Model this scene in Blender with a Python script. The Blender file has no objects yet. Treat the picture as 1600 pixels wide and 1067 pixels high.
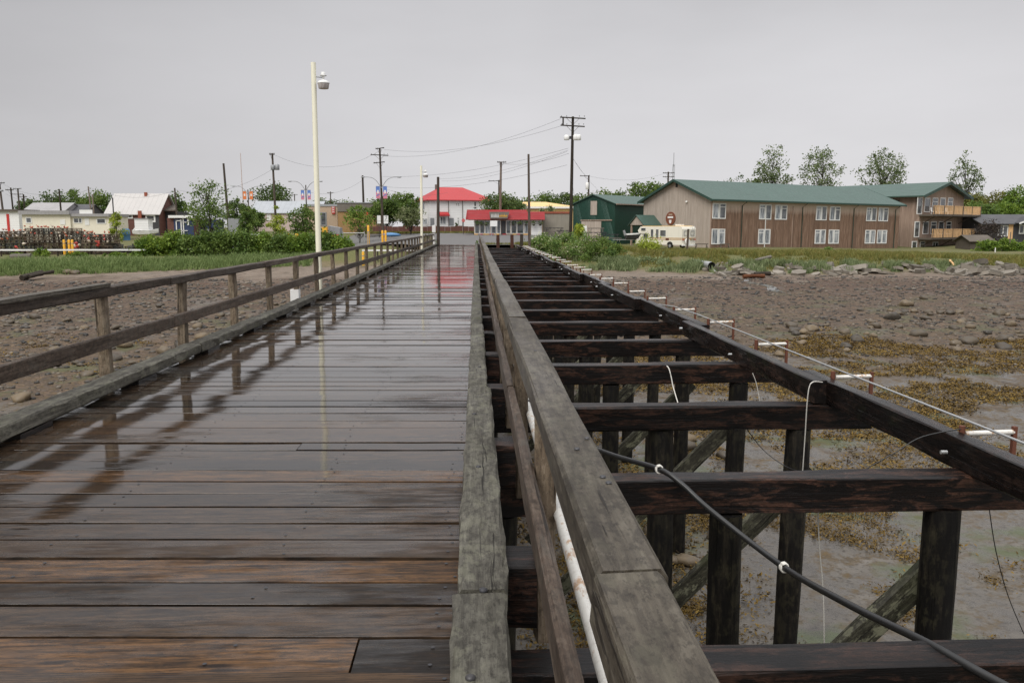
import bpy, math, random
from mathutils import Vector, Matrix, noise as mn
R = math.radians
sc = bpy.context.scene
COL = sc.collection

# ------------------------------------------------------------------ camera, sky, sun, exposure
F = 1300.0                      # focal length in pixels of the 1600 px wide photograph
EYE = 1.65
cam_d = bpy.data.cameras.new("camera")
cam_d.sensor_width = 36.0
cam_d.lens = F / 1600.0 * 36.0
cam_d.clip_start = 0.05
cam_d.clip_end = 3000
cam = bpy.data.objects.new("camera", cam_d)
COL.objects.link(cam)
YAW, PITCH = math.atan(55.0 / F), math.atan(178.5 / F)
cam.location = (0, 0, EYE)
cam.rotation_euler = (math.pi / 2 - PITCH, 0, -YAW)
sc.camera = cam
CR = cam.rotation_euler.to_matrix()

def at(px, py, Y):
    "point of the world at depth Y that the photograph shows at pixel (px, py)"
    d = CR @ Vector(((px - 800) / F, -(py - 533.5) / F, -1))
    k = Y / d.y
    return Vector((d.x * k, Y, EYE + d.z * k))
def ax(px, Y):
    return at(px, 360, Y).x
def az(py, Y, px=800):
    return at(px, py, Y).z

SUN_EL, SUN_ROT = R(48), R(215)
world = bpy.data.worlds.new("World")
sc.world = world
world.use_nodes = True
wn, wl = world.node_tree.nodes, world.node_tree.links
bg = wn["Background"]
sky = wn.new("ShaderNodeTexSky"); sky.sky_type = 'NISHITA'; sky.sun_disc = False
sky.sun_elevation = SUN_EL; sky.sun_rotation = SUN_ROT
bw = wn.new("ShaderNodeRGBToBW"); wl.new(sky.outputs[0], bw.inputs[0])
tc = wn.new("ShaderNodeTexCoord")
sep = wn.new("ShaderNodeSeparateXYZ"); wl.new(tc.outputs["Generated"], sep.inputs[0])
rp = wn.new("ShaderNodeValToRGB")
e = rp.color_ramp.elements
e[0].position = 0.0; e[0].color = (7.7, 7.6, 7.75, 1)
e[1].position = 1.0; e[1].color = (25.0, 25.0, 25.4, 1)
k = e.new(0.12); k.color = (6.9, 6.83, 7.05, 1)
k = e.new(0.28); k.color = (5.9, 5.87, 6.1, 1)
k = e.new(0.56); k.color = (7.0, 7.0, 7.4, 1)
k = e.new(0.76); k.color = (14.0, 14.0, 14.4, 1)
wl.new(sep.outputs["Z"], rp.inputs[0])
# cloud deck: broad soft tone changes, a duller bank to the left
mp = wn.new("ShaderNodeMapping"); mp.inputs["Scale"].default_value = (1.6, 1.6, 5.0)
wl.new(tc.outputs["Generated"], mp.inputs[0])
nz = wn.new("ShaderNodeTexNoise"); nz.inputs["Scale"].default_value = 1.1; nz.inputs["Detail"].default_value = 6
wl.new(mp.outputs[0], nz.inputs["Vector"])
mr = wn.new("ShaderNodeMapRange"); mr.inputs[1].default_value = .3; mr.inputs[2].default_value = .7
mr.inputs[3].default_value = .89; mr.inputs[4].default_value = 1.07
wl.new(nz.outputs[0], mr.inputs[0])
ml = wn.new("ShaderNodeMapRange"); ml.inputs[1].default_value = -.62; ml.inputs[2].default_value = .05
ml.inputs[3].default_value = .74; ml.inputs[4].default_value = 1.0
wl.new(sep.outputs["X"], ml.inputs[0])
mm = wn.new("ShaderNodeMath"); mm.operation = 'MULTIPLY'
wl.new(mr.outputs[0], mm.inputs[0]); wl.new(ml.outputs[0], mm.inputs[1])
mx = wn.new("ShaderNodeMix"); mx.data_type = 'RGBA'; mx.inputs[0].default_value = .06
wl.new(rp.outputs[0], mx.inputs[6]); wl.new(bw.outputs[0], mx.inputs[7])
vm = wn.new("ShaderNodeVectorMath"); vm.operation = 'SCALE'
wl.new(mx.outputs[2], vm.inputs[0]); wl.new(mm.outputs[0], vm.inputs["Scale"])
wl.new(vm.outputs[0], bg.inputs[0])
bg.inputs[1].default_value = 0.1

sl = bpy.data.lights.new("sun", 'SUN'); sl.energy = 2.4; sl.angle = R(40); sl.color = (1, .96, .9)
sun = bpy.data.objects.new("sun", sl); COL.objects.link(sun)
sd = Vector((math.sin(SUN_ROT) * math.cos(SUN_EL), math.cos(SUN_ROT) * math.cos(SUN_EL), math.sin(SUN_EL)))
sun.rotation_euler = sd.to_track_quat('Z', 'Y').to_euler()
sc.view_settings.view_transform = 'Standard'
sc.view_settings.look = 'None'
sc.view_settings.exposure = 0.0
sc.view_settings.gamma = 1.0

# ------------------------------------------------------------------ mesh and object helpers
RG = random.Random(7)
class MB:
    "collects primitives into one mesh; every vertex gets a grain vector (along, across, across) and a tint"
    def __init__(s):
        s.v, s.f, s.g, s.t, s.m, s.sm = [], [], [], [], [], []
    def add(s, vs, fs, gs=None, tint=None, mi=0, smooth=False):
        b = len(s.v)
        if tint is None: tint = RG.random()
        o = Vector((RG.uniform(0, 60), RG.uniform(0, 9), RG.uniform(0, 9)))
        for i, p in enumerate(vs):
            p = Vector(p); s.v.append(p)
            s.g.append((Vector(gs[i]) if gs else p) + o); s.t.append(tint)
        for f in fs:
            s.f.append([b + i for i in f]); s.m.append(mi); s.sm.append(smooth)
    def obox(s, c, u, v, w, su, sv, sw, tint=None, mi=0, taper=1.0):
        "box centred at c along unit axes u (grain), v, w with full sizes"
        c, u, v, w = Vector(c), Vector(u), Vector(v), Vector(w)
        vs, gs = [], []
        for i in (-.5, .5):
            for j in (-.5, .5):
                for k_ in (-.5, .5):
                    t = taper if i > 0 else 1
                    vs.append(c + u * su * i + v * sv * j * t + w * sw * k_ * t); gs.append((su * i, sv * j, sw * k_))
        fs = [(0, 1, 3, 2), (4, 6, 7, 5), (0, 4, 5, 1), (2, 3, 7, 6), (0, 2, 6, 4), (1, 5, 7, 3)]
        if u.cross(v).dot(w) < 0: fs = [f[::-1] for f in fs]
        s.add(vs, fs, gs, tint, mi)
        return s
    def box(s, x0, x1, y0, y1, z0, z1, tint=None, mi=0):
        sz = [x1 - x0, y1 - y0, z1 - z0]
        axs = [Vector((1, 0, 0)), Vector((0, 1, 0)), Vector((0, 0, 1))]
        o = sorted(range(3), key=lambda i: -sz[i])
        return s.obox(((x0 + x1) / 2, (y0 + y1) / 2, (z0 + z1) / 2), axs[o[0]], axs[o[1]], axs[o[2]], sz[o[0]], sz[o[1]], sz[o[2]], tint, mi)
    def bar(s, p, q, w, h, tint=None, mi=0, up=(0, 0, 1)):
        p, q = Vector(p), Vector(q); u = (q - p); L = u.length; u.normalize()
        v = Vector(up).cross(u)
        if v.length < 1e-4: v = Vector((1, 0, 0)).cross(u)
        v.normalize(); n = u.cross(v)
        return s.obox((p + q) / 2, u, v, n, L, w, h, tint, mi)
    def beam(s, p, q, w, h, seg=6, wob=.006, ch=.012, tint=None, up=(0, 0, 1)):
        "weathered timber: chamfered section, slightly wandering edges"
        p, q = Vector(p), Vector(q); u = (q - p); L = u.length; u.normalize()
        v = Vector(up).cross(u).normalized(); n = u.cross(v)
        pr = [(-w/2 + ch, -h/2), (w/2 - ch, -h/2), (w/2, -h/2 + ch), (w/2, h/2 - ch), (w/2 - ch, h/2), (-w/2 + ch, h/2), (-w/2, h/2 - ch), (-w/2, -h/2 + ch)]
        vs, gs, fs = [], [], []
        for i in range(seg + 1):
            a = L * i / seg
            for (x, y) in pr:
                r = Vector((RG.gauss(0, wob), RG.gauss(0, wob)))
                vs.append(p + u * a + v * (x + r.x) + n * (y + r.y)); gs.append((a, x, y))
        for i in range(seg):
            for j in range(8):
                b, j2 = i * 8, (j + 1) % 8
                fs.append((b + j, b + j2, b + 8 + j2, b + 8 + j))
        fs.append(tuple(range(7, -1, -1))); fs.append(tuple(range(seg * 8, seg * 8 + 8)))
        s.add(vs, fs, gs, tint)
        return s
    def tube(s, pts, r, n=8, tint=None, mi=0, smooth=True, caps=True):
        pts = [Vector(p) for p in pts]
        rs = r if isinstance(r, (list, tuple)) else [r] * len(pts)
        vs, gs, fs = [], [], []
        al = 0
        for i, p in enumerate(pts):
            d = (pts[min(i + 1, len(pts) - 1)] - pts[max(i - 1, 0)]).normalized()
            ref = Vector((0, 0, 1)) if abs(d.z) < .9 else Vector((1, 0, 0))
            a = d.cross(ref).normalized(); b = d.cross(a)
            if i: al += (p - pts[i - 1]).length
            for j in range(n):
                t = 2 * math.pi * j / n
                o = (a * math.cos(t) - b * math.sin(t)) * rs[i]
                vs.append(p + o); gs.append((al, math.cos(t) * rs[i], math.sin(t) * rs[i]))
        for i in range(len(pts) - 1):
            for j in range(n):
                j2 = (j + 1) % n
                fs.append((i * n + j, i * n + j2, (i + 1) * n + j2, (i + 1) * n + j))
        s.add(vs, fs, gs, tint, mi, smooth)
        if caps:
            for base, rev in ((0, True), ((len(pts) - 1) * n, False)):
                ring = list(range(base, base + n))
                if rev: ring.reverse()
                s.add([vs[k_] for k_ in ring], [tuple(range(n))], [gs[k_] for k_ in ring], s.t[-1], mi)
        return s
    def lathe(s, c, prof, n=12, tint=None, mi=0):
        return s.tube([(c[0], c[1], c[2] + z + 1e-5 * i) for i, (z, r) in enumerate(prof)], [r for z, r in prof], n, tint, mi)
    def quad(s, a, b, c, d, tint=None, mi=0):
        s.add([a, b, c, d], [(0, 1, 2, 3)], None, tint, mi); return s
    def prism(s, poly, ext, tint=None, mi=0):
        "closed polygon extruded along ext"
        poly = [Vector(p) for p in poly]; ext = Vector(ext); n = len(poly)
        nr = Vector((0, 0, 0))
        for i in range(n): nr += poly[i].cross(poly[(i + 1) % n])
        if nr.dot(ext) < 0: poly.reverse()
        vs = poly + [p + ext for p in poly]
        fs = [tuple(range(n - 1, -1, -1)), tuple(range(n, 2 * n))] + [(i, (i + 1) % n, n + (i + 1) % n, n + i) for i in range(n)]
        s.add(vs, fs, None, tint, mi); return s
    def slab(s, corners, th, tint=None, mi=0):
        "a sheet (roof plane) with thickness below it"
        return s.prism(corners, (0, 0, -th), tint, mi)
    def blob(s, c, r, sub=2, sx=1, sy=1, sz=1, rough=.25, seed=0, tint=None):
        import bmesh
        bm = bmesh.new(); bmesh.ops.create_icosphere(bm, subdivisions=sub, radius=1)
        vs = []
        for v in bm.verts:
            k_ = 1 + rough * mn.noise(v.co * 1.3 + Vector((seed * 7.3, seed * 3.1, 0)))
            vs.append(Vector(c) + Vector((v.co.x * sx, v.co.y * sy, v.co.z * sz)) * r * k_)
        fs = [tuple(v.index for v in f.verts) for f in bm.faces]
        bm.free()
        s.add(vs, fs, None, tint, 0, True); return s
    def mesh(s, name, mats):
        me = bpy.data.meshes.new(name)
        me.from_pydata([tuple(v) for v in s.v], [], s.f)
        a = me.attributes.new("gr", 'FLOAT_VECTOR', 'POINT')
        a.data.foreach_set("vector", [c for g in s.g for c in g])
        a = me.attributes.new("tint", 'FLOAT', 'POINT')
        a.data.foreach_set("value", s.t)
        if not isinstance(mats, (list, tuple)): mats = [mats]
        for m in mats: me.materials.append(m)
        me.polygons.foreach_set("material_index", s.m)
        me.polygons.foreach_set("use_smooth", s.sm)
        me.update()
        return me
    def build(s, name, mats, parent=None):
        o = bpy.data.objects.new(name, s.mesh(name, mats)); COL.objects.link(o)
        if parent: o.parent = parent
        return o

def tag(o, label=None, cat=None, group=None, kind=None):
    if label: o["label"] = label
    if cat: o["category"] = cat
    if group: o["group"] = group
    if kind: o["kind"] = kind
    return o
def thing(name, label, cat, loc=(0, 0, 0), rz=0.0, group=None):
    o = bpy.data.objects.new(name, None); COL.objects.link(o)
    o.empty_display_size = .3
    o.location = loc; o.rotation_euler = (0, 0, rz)
    return tag(o, label, cat, group)
def copy_tree(o, parent=None):
    c = o.copy(); COL.objects.link(c)
    if parent: c.parent = parent
    for ch in list(o.children): copy_tree(ch, c)
    return c

# ------------------------------------------------------------------ materials
class G:
    def __init__(s, name):
        s.m = bpy.data.materials.new(name); s.m.use_nodes = True
        s.N, s.L = s.m.node_tree.nodes, s.m.node_tree.links
        s.b = s.N["Principled BSDF"]
    def new(s, t, **kw):
        n = s.N.new(t)
        for k_, v in kw.items(): setattr(n, k_, v)
        return n
    def put(s, inp, v):
        if hasattr(v, "is_linked") or isinstance(v, bpy.types.NodeSocket): s.L.new(v, inp)
        else: inp.default_value = v
    def attr(s, name):
        n = s.new("ShaderNodeAttribute"); n.attribute_name = name
        return n
    def obj(s): return s.new("ShaderNodeTexCoord").outputs["Object"]
    def pos(s): return s.new("ShaderNodeNewGeometry").outputs["Position"]
    def gr(s): return s.attr("gr").outputs["Vector"]
    def tint(s): return s.attr("tint").outputs["Fac"]
    def rnd(s): return s.new("ShaderNodeObjectInfo").outputs["Random"]
    def map(s, vec, scale, loc=(0, 0, 0)):
        n = s.new("ShaderNodeMapping"); s.put(n.inputs[0], vec)
        n.inputs["Scale"].default_value = scale if isinstance(scale, tuple) else (scale,) * 3
        n.inputs["Location"].default_value = loc
        return n.outputs[0]
    def noise(s, vec, scale=1.0, detail=4, rough=.55, dist=0):
        n = s.new("ShaderNodeTexNoise"); s.put(n.inputs["Vector"], vec)
        n.inputs["Scale"].default_value = scale; n.inputs["Detail"].default_value = detail
        n.inputs["Roughness"].default_value = rough; n.inputs["Distortion"].default_value = dist
        return n.outputs[0]
    def vor(s, vec, scale=1.0, feature='F1', out="Distance"):
        n = s.new("ShaderNodeTexVoronoi", feature=feature); s.put(n.inputs["Vector"], vec)
        n.inputs["Scale"].default_value = scale
        return n.outputs[out]
    def ramp(s, fac, *stops):
        n = s.new("ShaderNodeValToRGB"); s.put(n.inputs[0], fac)
        el = n.color_ramp.elements
        while len(el) < len(stops): el.new(.5)
        for q, (p, c) in zip(el, stops):
            q.position = p
            q.color = (c, c, c, 1) if isinstance(c, (int, float)) else (*c, 1)
        return n.outputs[0]
    def rng(s, v, a, b, c, d):
        n = s.new("ShaderNodeMapRange"); s.put(n.inputs[0], v)
        for i, q in enumerate((a, b, c, d)): n.inputs[i + 1].default_value = q
        return n.outputs[0]
    def mix(s, fac, a, b, mode='MIX'):
        n = s.new("ShaderNodeMix", data_type='RGBA', blend_type=mode); s.put(n.inputs[0], fac)
        for i, q in ((6, a), (7, b)):
            s.put(n.inputs[i], (*q, 1) if isinstance(q, tuple) and len(q) == 3 else q)
        return n.outputs[2]
    def math(s, op, a, b=0.0, c=0.0):
        n = s.new("ShaderNodeMath", operation=op); s.put(n.inputs[0], a); s.put(n.inputs[1], b); s.put(n.inputs[2], c)
        return n.outputs[0]
    def sep(s, vec):
        n = s.new("ShaderNodeSeparateXYZ"); s.put(n.inputs[0], vec); return n.outputs
    def comb(s, x, y, z):
        n = s.new("ShaderNodeCombineXYZ")
        for i, q in enumerate((x, y, z)): s.put(n.inputs[i], q)
        return n.outputs[0]
    def bump(s, h, strength=.3, dist=.02):
        n = s.new("ShaderNodeBump"); s.put(n.inputs["Height"], h)
        n.inputs["Strength"].default_value = strength; n.inputs["Distance"].default_value = dist
        s.L.new(n.outputs[0], s.b.inputs["Normal"]); return s
    def out(s, col, rough=.6, metal=0.0, spec=None):
        s.put(s.b.inputs["Base Color"], (*col, 1) if isinstance(col, tuple) and len(col) == 3 else col)
        s.put(s.b.inputs["Roughness"], rough); s.put(s.b.inputs["Metallic"], metal)
        if spec is not None: s.put(s.b.inputs["Specular IOR Level"], spec)
        return s.m

def paint(name, c, rough=.55, var=.25, metal=0.0, scale=1.5, dirt=(.12, .1, .08), damt=.35):
    g = G(name); p = g.obj()
    a = g.noise(p, scale, 5, .6)
    d = g.noise(g.map(p, (2.5, 2.5, .35)), 1.2, 5, .65)
    col = g.mix(g.rng(a, .35, .7, 0, var), c, tuple(x * .62 for x in c))
    col = g.mix(g.rng(d, .54, .8, 0, damt), col, dirt)
    g.bump(a, .08, .01)
    return g.out(col, g.rng(a, .3, .7, rough * .8, min(1, rough * 1.2)), metal)

def wood(name, dark, mid, light, rough=(.35, .7), lichen=None, lam=.5, tintamt=.5, stain=(.02, .017, .015), stam=.6, warm=None, fine=14.0, bump=.5, moss=None, spec=.22, tar=0.0):
    g = G(name); v = g.gr(); t = g.tint()
    a = g.noise(g.map(v, (1.6, fine * 1.8, fine * 1.8)), 1.0, 8, .68, .3)
    b = g.noise(g.map(v, (7.0, fine * 6, fine * 6)), 1.0, 4, .65)
    mot = g.noise(g.map(v, (14, 26, 26)), 1.0, 5, .7)
    big = g.noise(g.map(v, (.7, 3, 3)), 1.0, 4, .6)
    crack = g.noise(g.map(v, (.8, fine * 2.2, fine * 2.2)), 1.0, 3, .55, 1.0)
    col = g.ramp(a, (.28, dark), (.5, mid), (.74, light))
    col = g.mix(g.rng(b, .42, .66, 0, .5), col, dark)
    col = g.mix(g.rng(mot, .52, .58, 0, .55), col, tuple(k_ * .7 for k_ in dark))
    col = g.mix(g.rng(mot, .43, .37, 0, .4), col, light)
    spk = g.noise(g.map(v, (45, 70, 70)), 1.0, 3, .7)
    col = g.mix(g.rng(spk, .58, .64, 0, .5), col, tuple(k_ * .5 for k_ in dark))
    if warm: col = g.mix(g.rng(t, .78, 1, 0, .8), col, warm)
    col = g.mix(g.rng(big, .5, .78, 0, stam), col, stain)
    if tar:
        tn = g.noise(g.map(v, (2.2, 11, 11), (3, 3, 3)), 1.0, 7, .72, .5)
        col = g.mix(g.rng(tn, .44, .51, 0, tar), col, (.004, .0035, .0035))
    if lichen:
        ln = g.noise(g.map(v, (5, 9, 9)), 1.0, 6, .7)
        lm = g.math('MULTIPLY', g.rng(ln, .51, .57, 0, lam), g.rng(big, .3, .6, 1, .25))
        col = g.mix(lm, col, lichen)
    if moss:
        ms = g.noise(g.map(v, (1.2, 2, 2), (5, 5, 5)), 1.0, 5, .65)
        col = g.mix(g.rng(ms, .55, .75, 0, .65), col, moss)
    cm = g.rng(crack, .315, .34, 1, 0)
    col = g.mix(g.math('MULTIPLY', cm, .8), col, tuple(x * .25 for x in dark))
    col = g.mix(1.0, col, g.ramp(t, (0, 1 - tintamt), (1, 1 + tintamt * .35)), 'MULTIPLY')
    h = g.math('SUBTRACT', g.math('ADD', a, g.math('MULTIPLY', b, .5)), cm)
    g.bump(h, bump, .008)
    return g.out(col, g.rng(big, .3, .7, rough[0], rough[1]), 0, spec)

M = {}
def deck_material():
    g = G("wet_deck_planks"); v = g.gr(); t = g.tint(); p = g.pos()
    a = g.noise(g.map(v, (2.2, 30, 30)), 1.0, 8, .70, .4)
    b = g.noise(g.map(v, (9, 90, 90)), 1.0, 5, .7)
    big = g.noise(g.map(v, (1.6, 5, 5)), 1.0, 8, .72)
    kn_ = g.new("ShaderNodeTexVoronoi", voronoi_dimensions='2D'); g.put(kn_.inputs["Vector"], g.map(v, (1.3, 4.6, 1))); kn_.inputs["Scale"].default_value = 1.0; knot = kn_.outputs["Distance"]
    t2 = g.math('FRACT', g.math('MULTIPLY', t, 7.31))
    base = g.ramp(t, (0, (.018, .016, .014)), (.3, (.054, .036, .023)), (.5, (.072, .046, .028)), (.68, (.046, .036, .028)), (.86, (.085, .052, .029)), (.95, (.085, .048, .024)), (1, (.14, .072, .030)))
    col = g.mix(g.rng(a, .40, .58, .8, 0), base, (.010, .008, .007))
    col = g.mix(g.rng(b, .46, .62, 0, .6), col, (.012, .009, .007))
    blo = g.noise(g.map(v, (9, 24, 24)), 1.0, 8, .76)
    col = g.mix(g.rng(blo, .53, .59, 0, .55), col, (.014, .012, .011))
    col = g.mix(g.rng(blo, .45, .38, 0, .35), col, g.mix(.5, base, (.10, .058, .030)))
    col = g.mix(g.math('MULTIPLY', g.rng(big, .52, .72, 0, .55), t2), col, (.085, .045, .021))
    col = g.mix(g.rng(big, .36, .44, .4, 0), col, (.018, .017, .017))
    col = g.mix(g.rng(g.math('ADD', knot, g.math('MULTIPLY', g.math('SUBTRACT', a, .5), .25)), .045, .10, .9, 0), col, (.015, .010, .008))
    # sawn end arcs on some boards
    x = g.sep(v)
    arc = g.new("ShaderNodeTexWave", wave_type='RINGS'); g.put(arc.inputs["Vector"], g.map(v, (1.0, 1.9, .0)))
    arc.inputs["Scale"].default_value = 11; arc.inputs["Distortion"].default_value = 1.5
    col = g.mix(g.math('MULTIPLY', g.rng(t2, .8, .9, 0, .22), arc.outputs["Fac"]), col, (.16, .09, .045))
    # standing water: still film in the worn areas, drier and rougher between
    film = g.noise(g.map(p, (.55, 1.1, 1)), 1.0, 4, .6)
    film2 = g.noise(g.map(v, (2.2, 16, 16)), 1.0, 7, .7)
    wet = g.math('ADD', film, g.math('MULTIPLY', g.math('SUBTRACT', film2, .5), .6))
    side = g.rng(g.math('ABSOLUTE', g.math('ADD', g.sep(p)["X"], 2.0)), .8, 2.1, .08, -.05)
    near = g.rng(g.sep(p)["Y"], 3.6, 6.2, -.12, .11)
    wet = g.math('ADD', g.math('ADD', wet, side), near)
    rough = g.ramp(wet, (.34, .46), (.44, .26), (.52, .11), (.62, .045))
    h = g.math('ADD', a, g.math('MULTIPLY', b, .6))
    hb = g.math('MULTIPLY', h, g.ramp(wet, (.40, 1.0), (.56, .06)))
    g.bump(hb, .33, .006)
    return g.out(col, rough, 0.0, g.rng(wet, .36, .52, .13, .62))
M['deck'] = deck_material()
M['kerb'] = wood("weathered_kerb_timber", (.045, .040, .032), (.115, .108, .088), (.20, .19, .155), (.45, .8), lichen=(.28, .275, .20), lam=.42, tintamt=.3, stam=.45, bump=.8, moss=(.12, .125, .07))
M['rail'] = wood("grey_rail_timber", (.042, .034, .025), (.098, .083, .062), (.175, .154, .12), (.32, .6), lichen=(.19, .18, .125), lam=.32, tintamt=.25, stam=.35, bump=.6)
M['rail_brown'] = wood("brown_rail_timber", (.036, .025, .018), (.095, .068, .050), (.175, .135, .105), (.4, .7), lichen=(.17, .165, .14), lam=.25, tintamt=.35, stam=.45, bump=.6)
M['post'] = wood("split_post_timber", (.075, .055, .038), (.19, .145, .10), (.32, .26, .19), (.5, .8), lichen=(.25, .23, .17), lam=.3, tintamt=.4, stam=.3, bump=.7)
M['creosote'] = wood("creosoted_beam", (.012, .008, .006), (.044, .022, .015), (.100, .048, .032), (.22, .5), tintamt=.45, stain=(.005, .004, .004), stam=.8, fine=18, bump=.8, tar=.95)
M['edge'] = wood("wet_edge_beam", (.007, .006, .006), (.028, .018, .014), (.07, .038, .028), (.16, .42), tintamt=.35, stain=(.004, .004, .004), stam=.7, bump=.7, moss=(.020, .024, .011), tar=.8)
M['pile'] = wood("tarred_pile", (.004, .004, .003), (.016, .013, .010), (.045, .038, .025), (.35, .75), lichen=(.20, .18, .10), lam=.12, tintamt=.4, stain=(.003, .003, .0025), stam=.8, bump=1.0, tar=.9)
M['brace'] = wood("mossy_brace", (.013, .012, .009), (.04, .038, .026), (.10, .098, .07), (.5, .8), lichen=(.25, .25, .17), lam=.6, tintamt=.3, stam=.5, bump=.9, moss=(.04, .047, .018))
M['bark_post'] = wood("utility_pole_wood", (.05, .04, .032), (.105, .083, .066), (.17, .14, .115), (.6, .85), tintamt=.35, stam=.4)
M['dark_post'] = wood("old_dark_post", (.02, .016, .012), (.055, .043, .032), (.11, .09, .07), (.6, .85), tintamt=.3, stam=.5, moss=(.05, .06, .025))
M['red_post'] = wood("reddish_post", (.035, .016, .012), (.085, .035, .024), (.13, .06, .04), (.6, .85), tintamt=.4)
M['pale_post'] = wood("pale_pole_wood", (.12, .095, .075), (.23, .185, .15), (.33, .28, .24), (.6, .85), tintamt=.25, stam=.2)
M['cream_paint'] = paint("cream_pole_paint", (.88, .85, .68), .5, .12, damt=.10)
M['white_paint'] = paint("white_paint", (.80, .80, .78), .5, .12, damt=.15)
g = G("white_pipe"); p_ = g.obj(); na = g.noise(g.map(p_, (14, 5, 14)), 1.0, 6, .7); nb = g.noise(p_, 30, 4, .7)
c_ = g.mix(g.rng(na, .54, .62, 0, .8), (.66, .645, .60), (.38, .19, .065)); c_ = g.mix(g.rng(nb, .5, .7, 0, .5), c_, (.40, .37, .32))
M['white_pvc'] = g.out(c_, g.rng(na, .4, .6, .35, .7))
M['steel'] = paint("galvanised_steel", (.45, .46, .46), .4, .2, .5)
M['rust'] = paint("rusty_steel", (.14, .048, .026), .75, .5, .1, 6, (.06, .018, .01), .6)
M['black_cable'] = paint("black_cable", (.012, .012, .012), .35, .1, damt=.1)
M['rope'] = paint("white_cord", (.62, .60, .55), .8, .2, damt=.2)
M['dark_metal'] = paint("dark_metal", (.05, .05, .055), .5, .2, .3)
M['grey_metal'] = paint("grey_metal", (.30, .31, .32), .5, .2, .2)
M['yellow'] = paint("yellow_bollard_paint", (.80, .42, .03), .5, .15, damt=.2)
M['red_paint'] = paint("red_paint", (.55, .035, .03), .5, .15, damt=.1)
M['orange'] = paint("orange_float", (.50, .13, .06), .5, .3)
M['blue'] = paint("navy_paint", (.025, .045, .11), .5, .15, damt=.2)
M['sky_blue'] = paint("blue_tarp", (.10, .24, .45), .6, .2)
M['glass'] = None
g = G("window_glass"); M['glass'] = g.out(g.mix(g.rng(g.noise(g.obj(), .9, 3), .35, .65, 0, 1), (.03, .035, .04), (.14, .15, .16)), .06, 0, .8)
g = G("curtained_glass"); M['curtain'] = g.out(g.mix(g.rng(g.noise(g.map(g.obj(), (6, 6, .8)), 1.0, 3), .4, .6, 0, 1), (.10, .12, .14), (.46, .48, .50)), .1, 0, .8)
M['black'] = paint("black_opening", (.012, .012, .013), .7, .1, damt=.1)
M['wire'] = paint("overhead_wire", (.06, .06, .065), .6, .1, damt=.1)

def boards(name, c1, c2, c3, pitch=.22, horizontal=False, rough=.75, band=None, stripe=.5):
    "board siding: one tone per board, grain streaks, grooves"
    g = G(name); p = g.obj(); x = g.sep(p)
    al = x["Z"] if horizontal else g.math('ADD', x["X"], x["Y"])
    q = g.math('DIVIDE', al, pitch)
    wn_ = g.new("ShaderNodeTexWhiteNoise", noise_dimensions='1D'); g.put(wn_.inputs["W"], g.math('FLOOR', q))
    if horizontal: sv = g.comb(g.math('MULTIPLY', x["X"], .8), g.math('MULTIPLY', x["Y"], .8), g.math('MULTIPLY', x["Z"], 16))
    else: sv = g.comb(g.math('MULTIPLY', al, 16), 0.0, g.math('MULTIPLY', x["Z"], .55))
    a = g.noise(sv, 1.0, 6, .65)
    col = g.ramp(a, (.28, c1), (.5, c2), (.72, c3))
    col = g.mix(g.math('MULTIPLY', wn_.outputs["Value"], stripe), col, c1)
    if band:
        for (zc, zw, cc, am) in band:
            wv = g.math('ADD', x["Z"], g.math('MULTIPLY', g.math('SUBTRACT', g.noise(g.comb(g.math('MULTIPLY', al, 2.2), 0.0, 0.0), 1.0, 5, .7), .5), 1.6))
            col = g.mix(g.rng(wv, zc, zc + zw, 0, am), col, cc)
    fr = g.math('FRACT', q)
    groove = g.math('LESS_THAN', fr, .07)
    col = g.mix(g.math('MULTIPLY', groove, .6), col, tuple(k_ * .3 for k_ in c1))
    g.bump(g.math('SUBTRACT', a, groove), .4, .01)
    return g.out(col, rough)

def ribbed(name, c, pitch=.4, rough=.5, axis="X", metal=0.0, var=.25):
    "standing-seam or shingled roof"
    g = G(name); p = g.obj(); x = g.sep(p)
    q = g.math('FRACT', g.math('DIVIDE', x[axis], pitch))
    seam = g.math('LESS_THAN', q, .09)
    a = g.noise(p, .5, 6, .65)
    b = g.noise(g.map(p, (6, .5, 6) if axis == "X" else (.5, 6, 6)), 1.0, 4, .6)
    col = g.mix(g.rng(a, .35, .7, 0, var * 1.4), c, tuple(k_ * .55 for k_ in c))
    col = g.mix(g.rng(b, .5, .75, 0, var), col, tuple(min(1, k_ * 1.35) for k_ in c))
    col = g.mix(g.math('MULTIPLY', seam, .25), col, tuple(k_ * .5 for k_ in c))
    g.bump(g.math('ADD', seam, g.math('MULTIPLY', a, .2)), .5, .02)
    return g.out(col, g.rng(b, .3, .7, rough * .8, rough * 1.2), metal)

def leafmat(name, dark, mid, light, trans=.25, third=None):
    g = G(name); t = g.tint()
    n = g.noise(g.pos(), .9, 3, .6)
    f = g.math('ADD', g.math('MULTIPLY', t, .65), g.math('MULTIPLY', n, .45))
    st = [(.18, dark), (.48, mid), (.80, light)]
    if third: st.append((.93, third))
    col = g.ramp(f, *st)
    m = g.out(col, .6, 0, .25)
    tr = g.new("ShaderNodeBsdfTranslucent"); g.put(tr.inputs[0], g.mix(.5, col, tuple(min(1, k_ * 1.6) for k_ in light)))
    ms = g.new("ShaderNodeMixShader"); ms.inputs[0].default_value = trans
    g.L.new(g.b.outputs[0], ms.inputs[1]); g.L.new(tr.outputs[0], ms.inputs[2])
    g.L.new(ms.outputs[0], g.N["Material Output"].inputs[0])
    return m
M['leaf'] = leafmat("green_leaves", (.032, .064, .013), (.082, .138, .026), (.155, .215, .050))
M['leaf_alder'] = leafmat("alder_leaves", (.045, .070, .026), (.105, .145, .055), (.18, .225, .10), .3)
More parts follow.
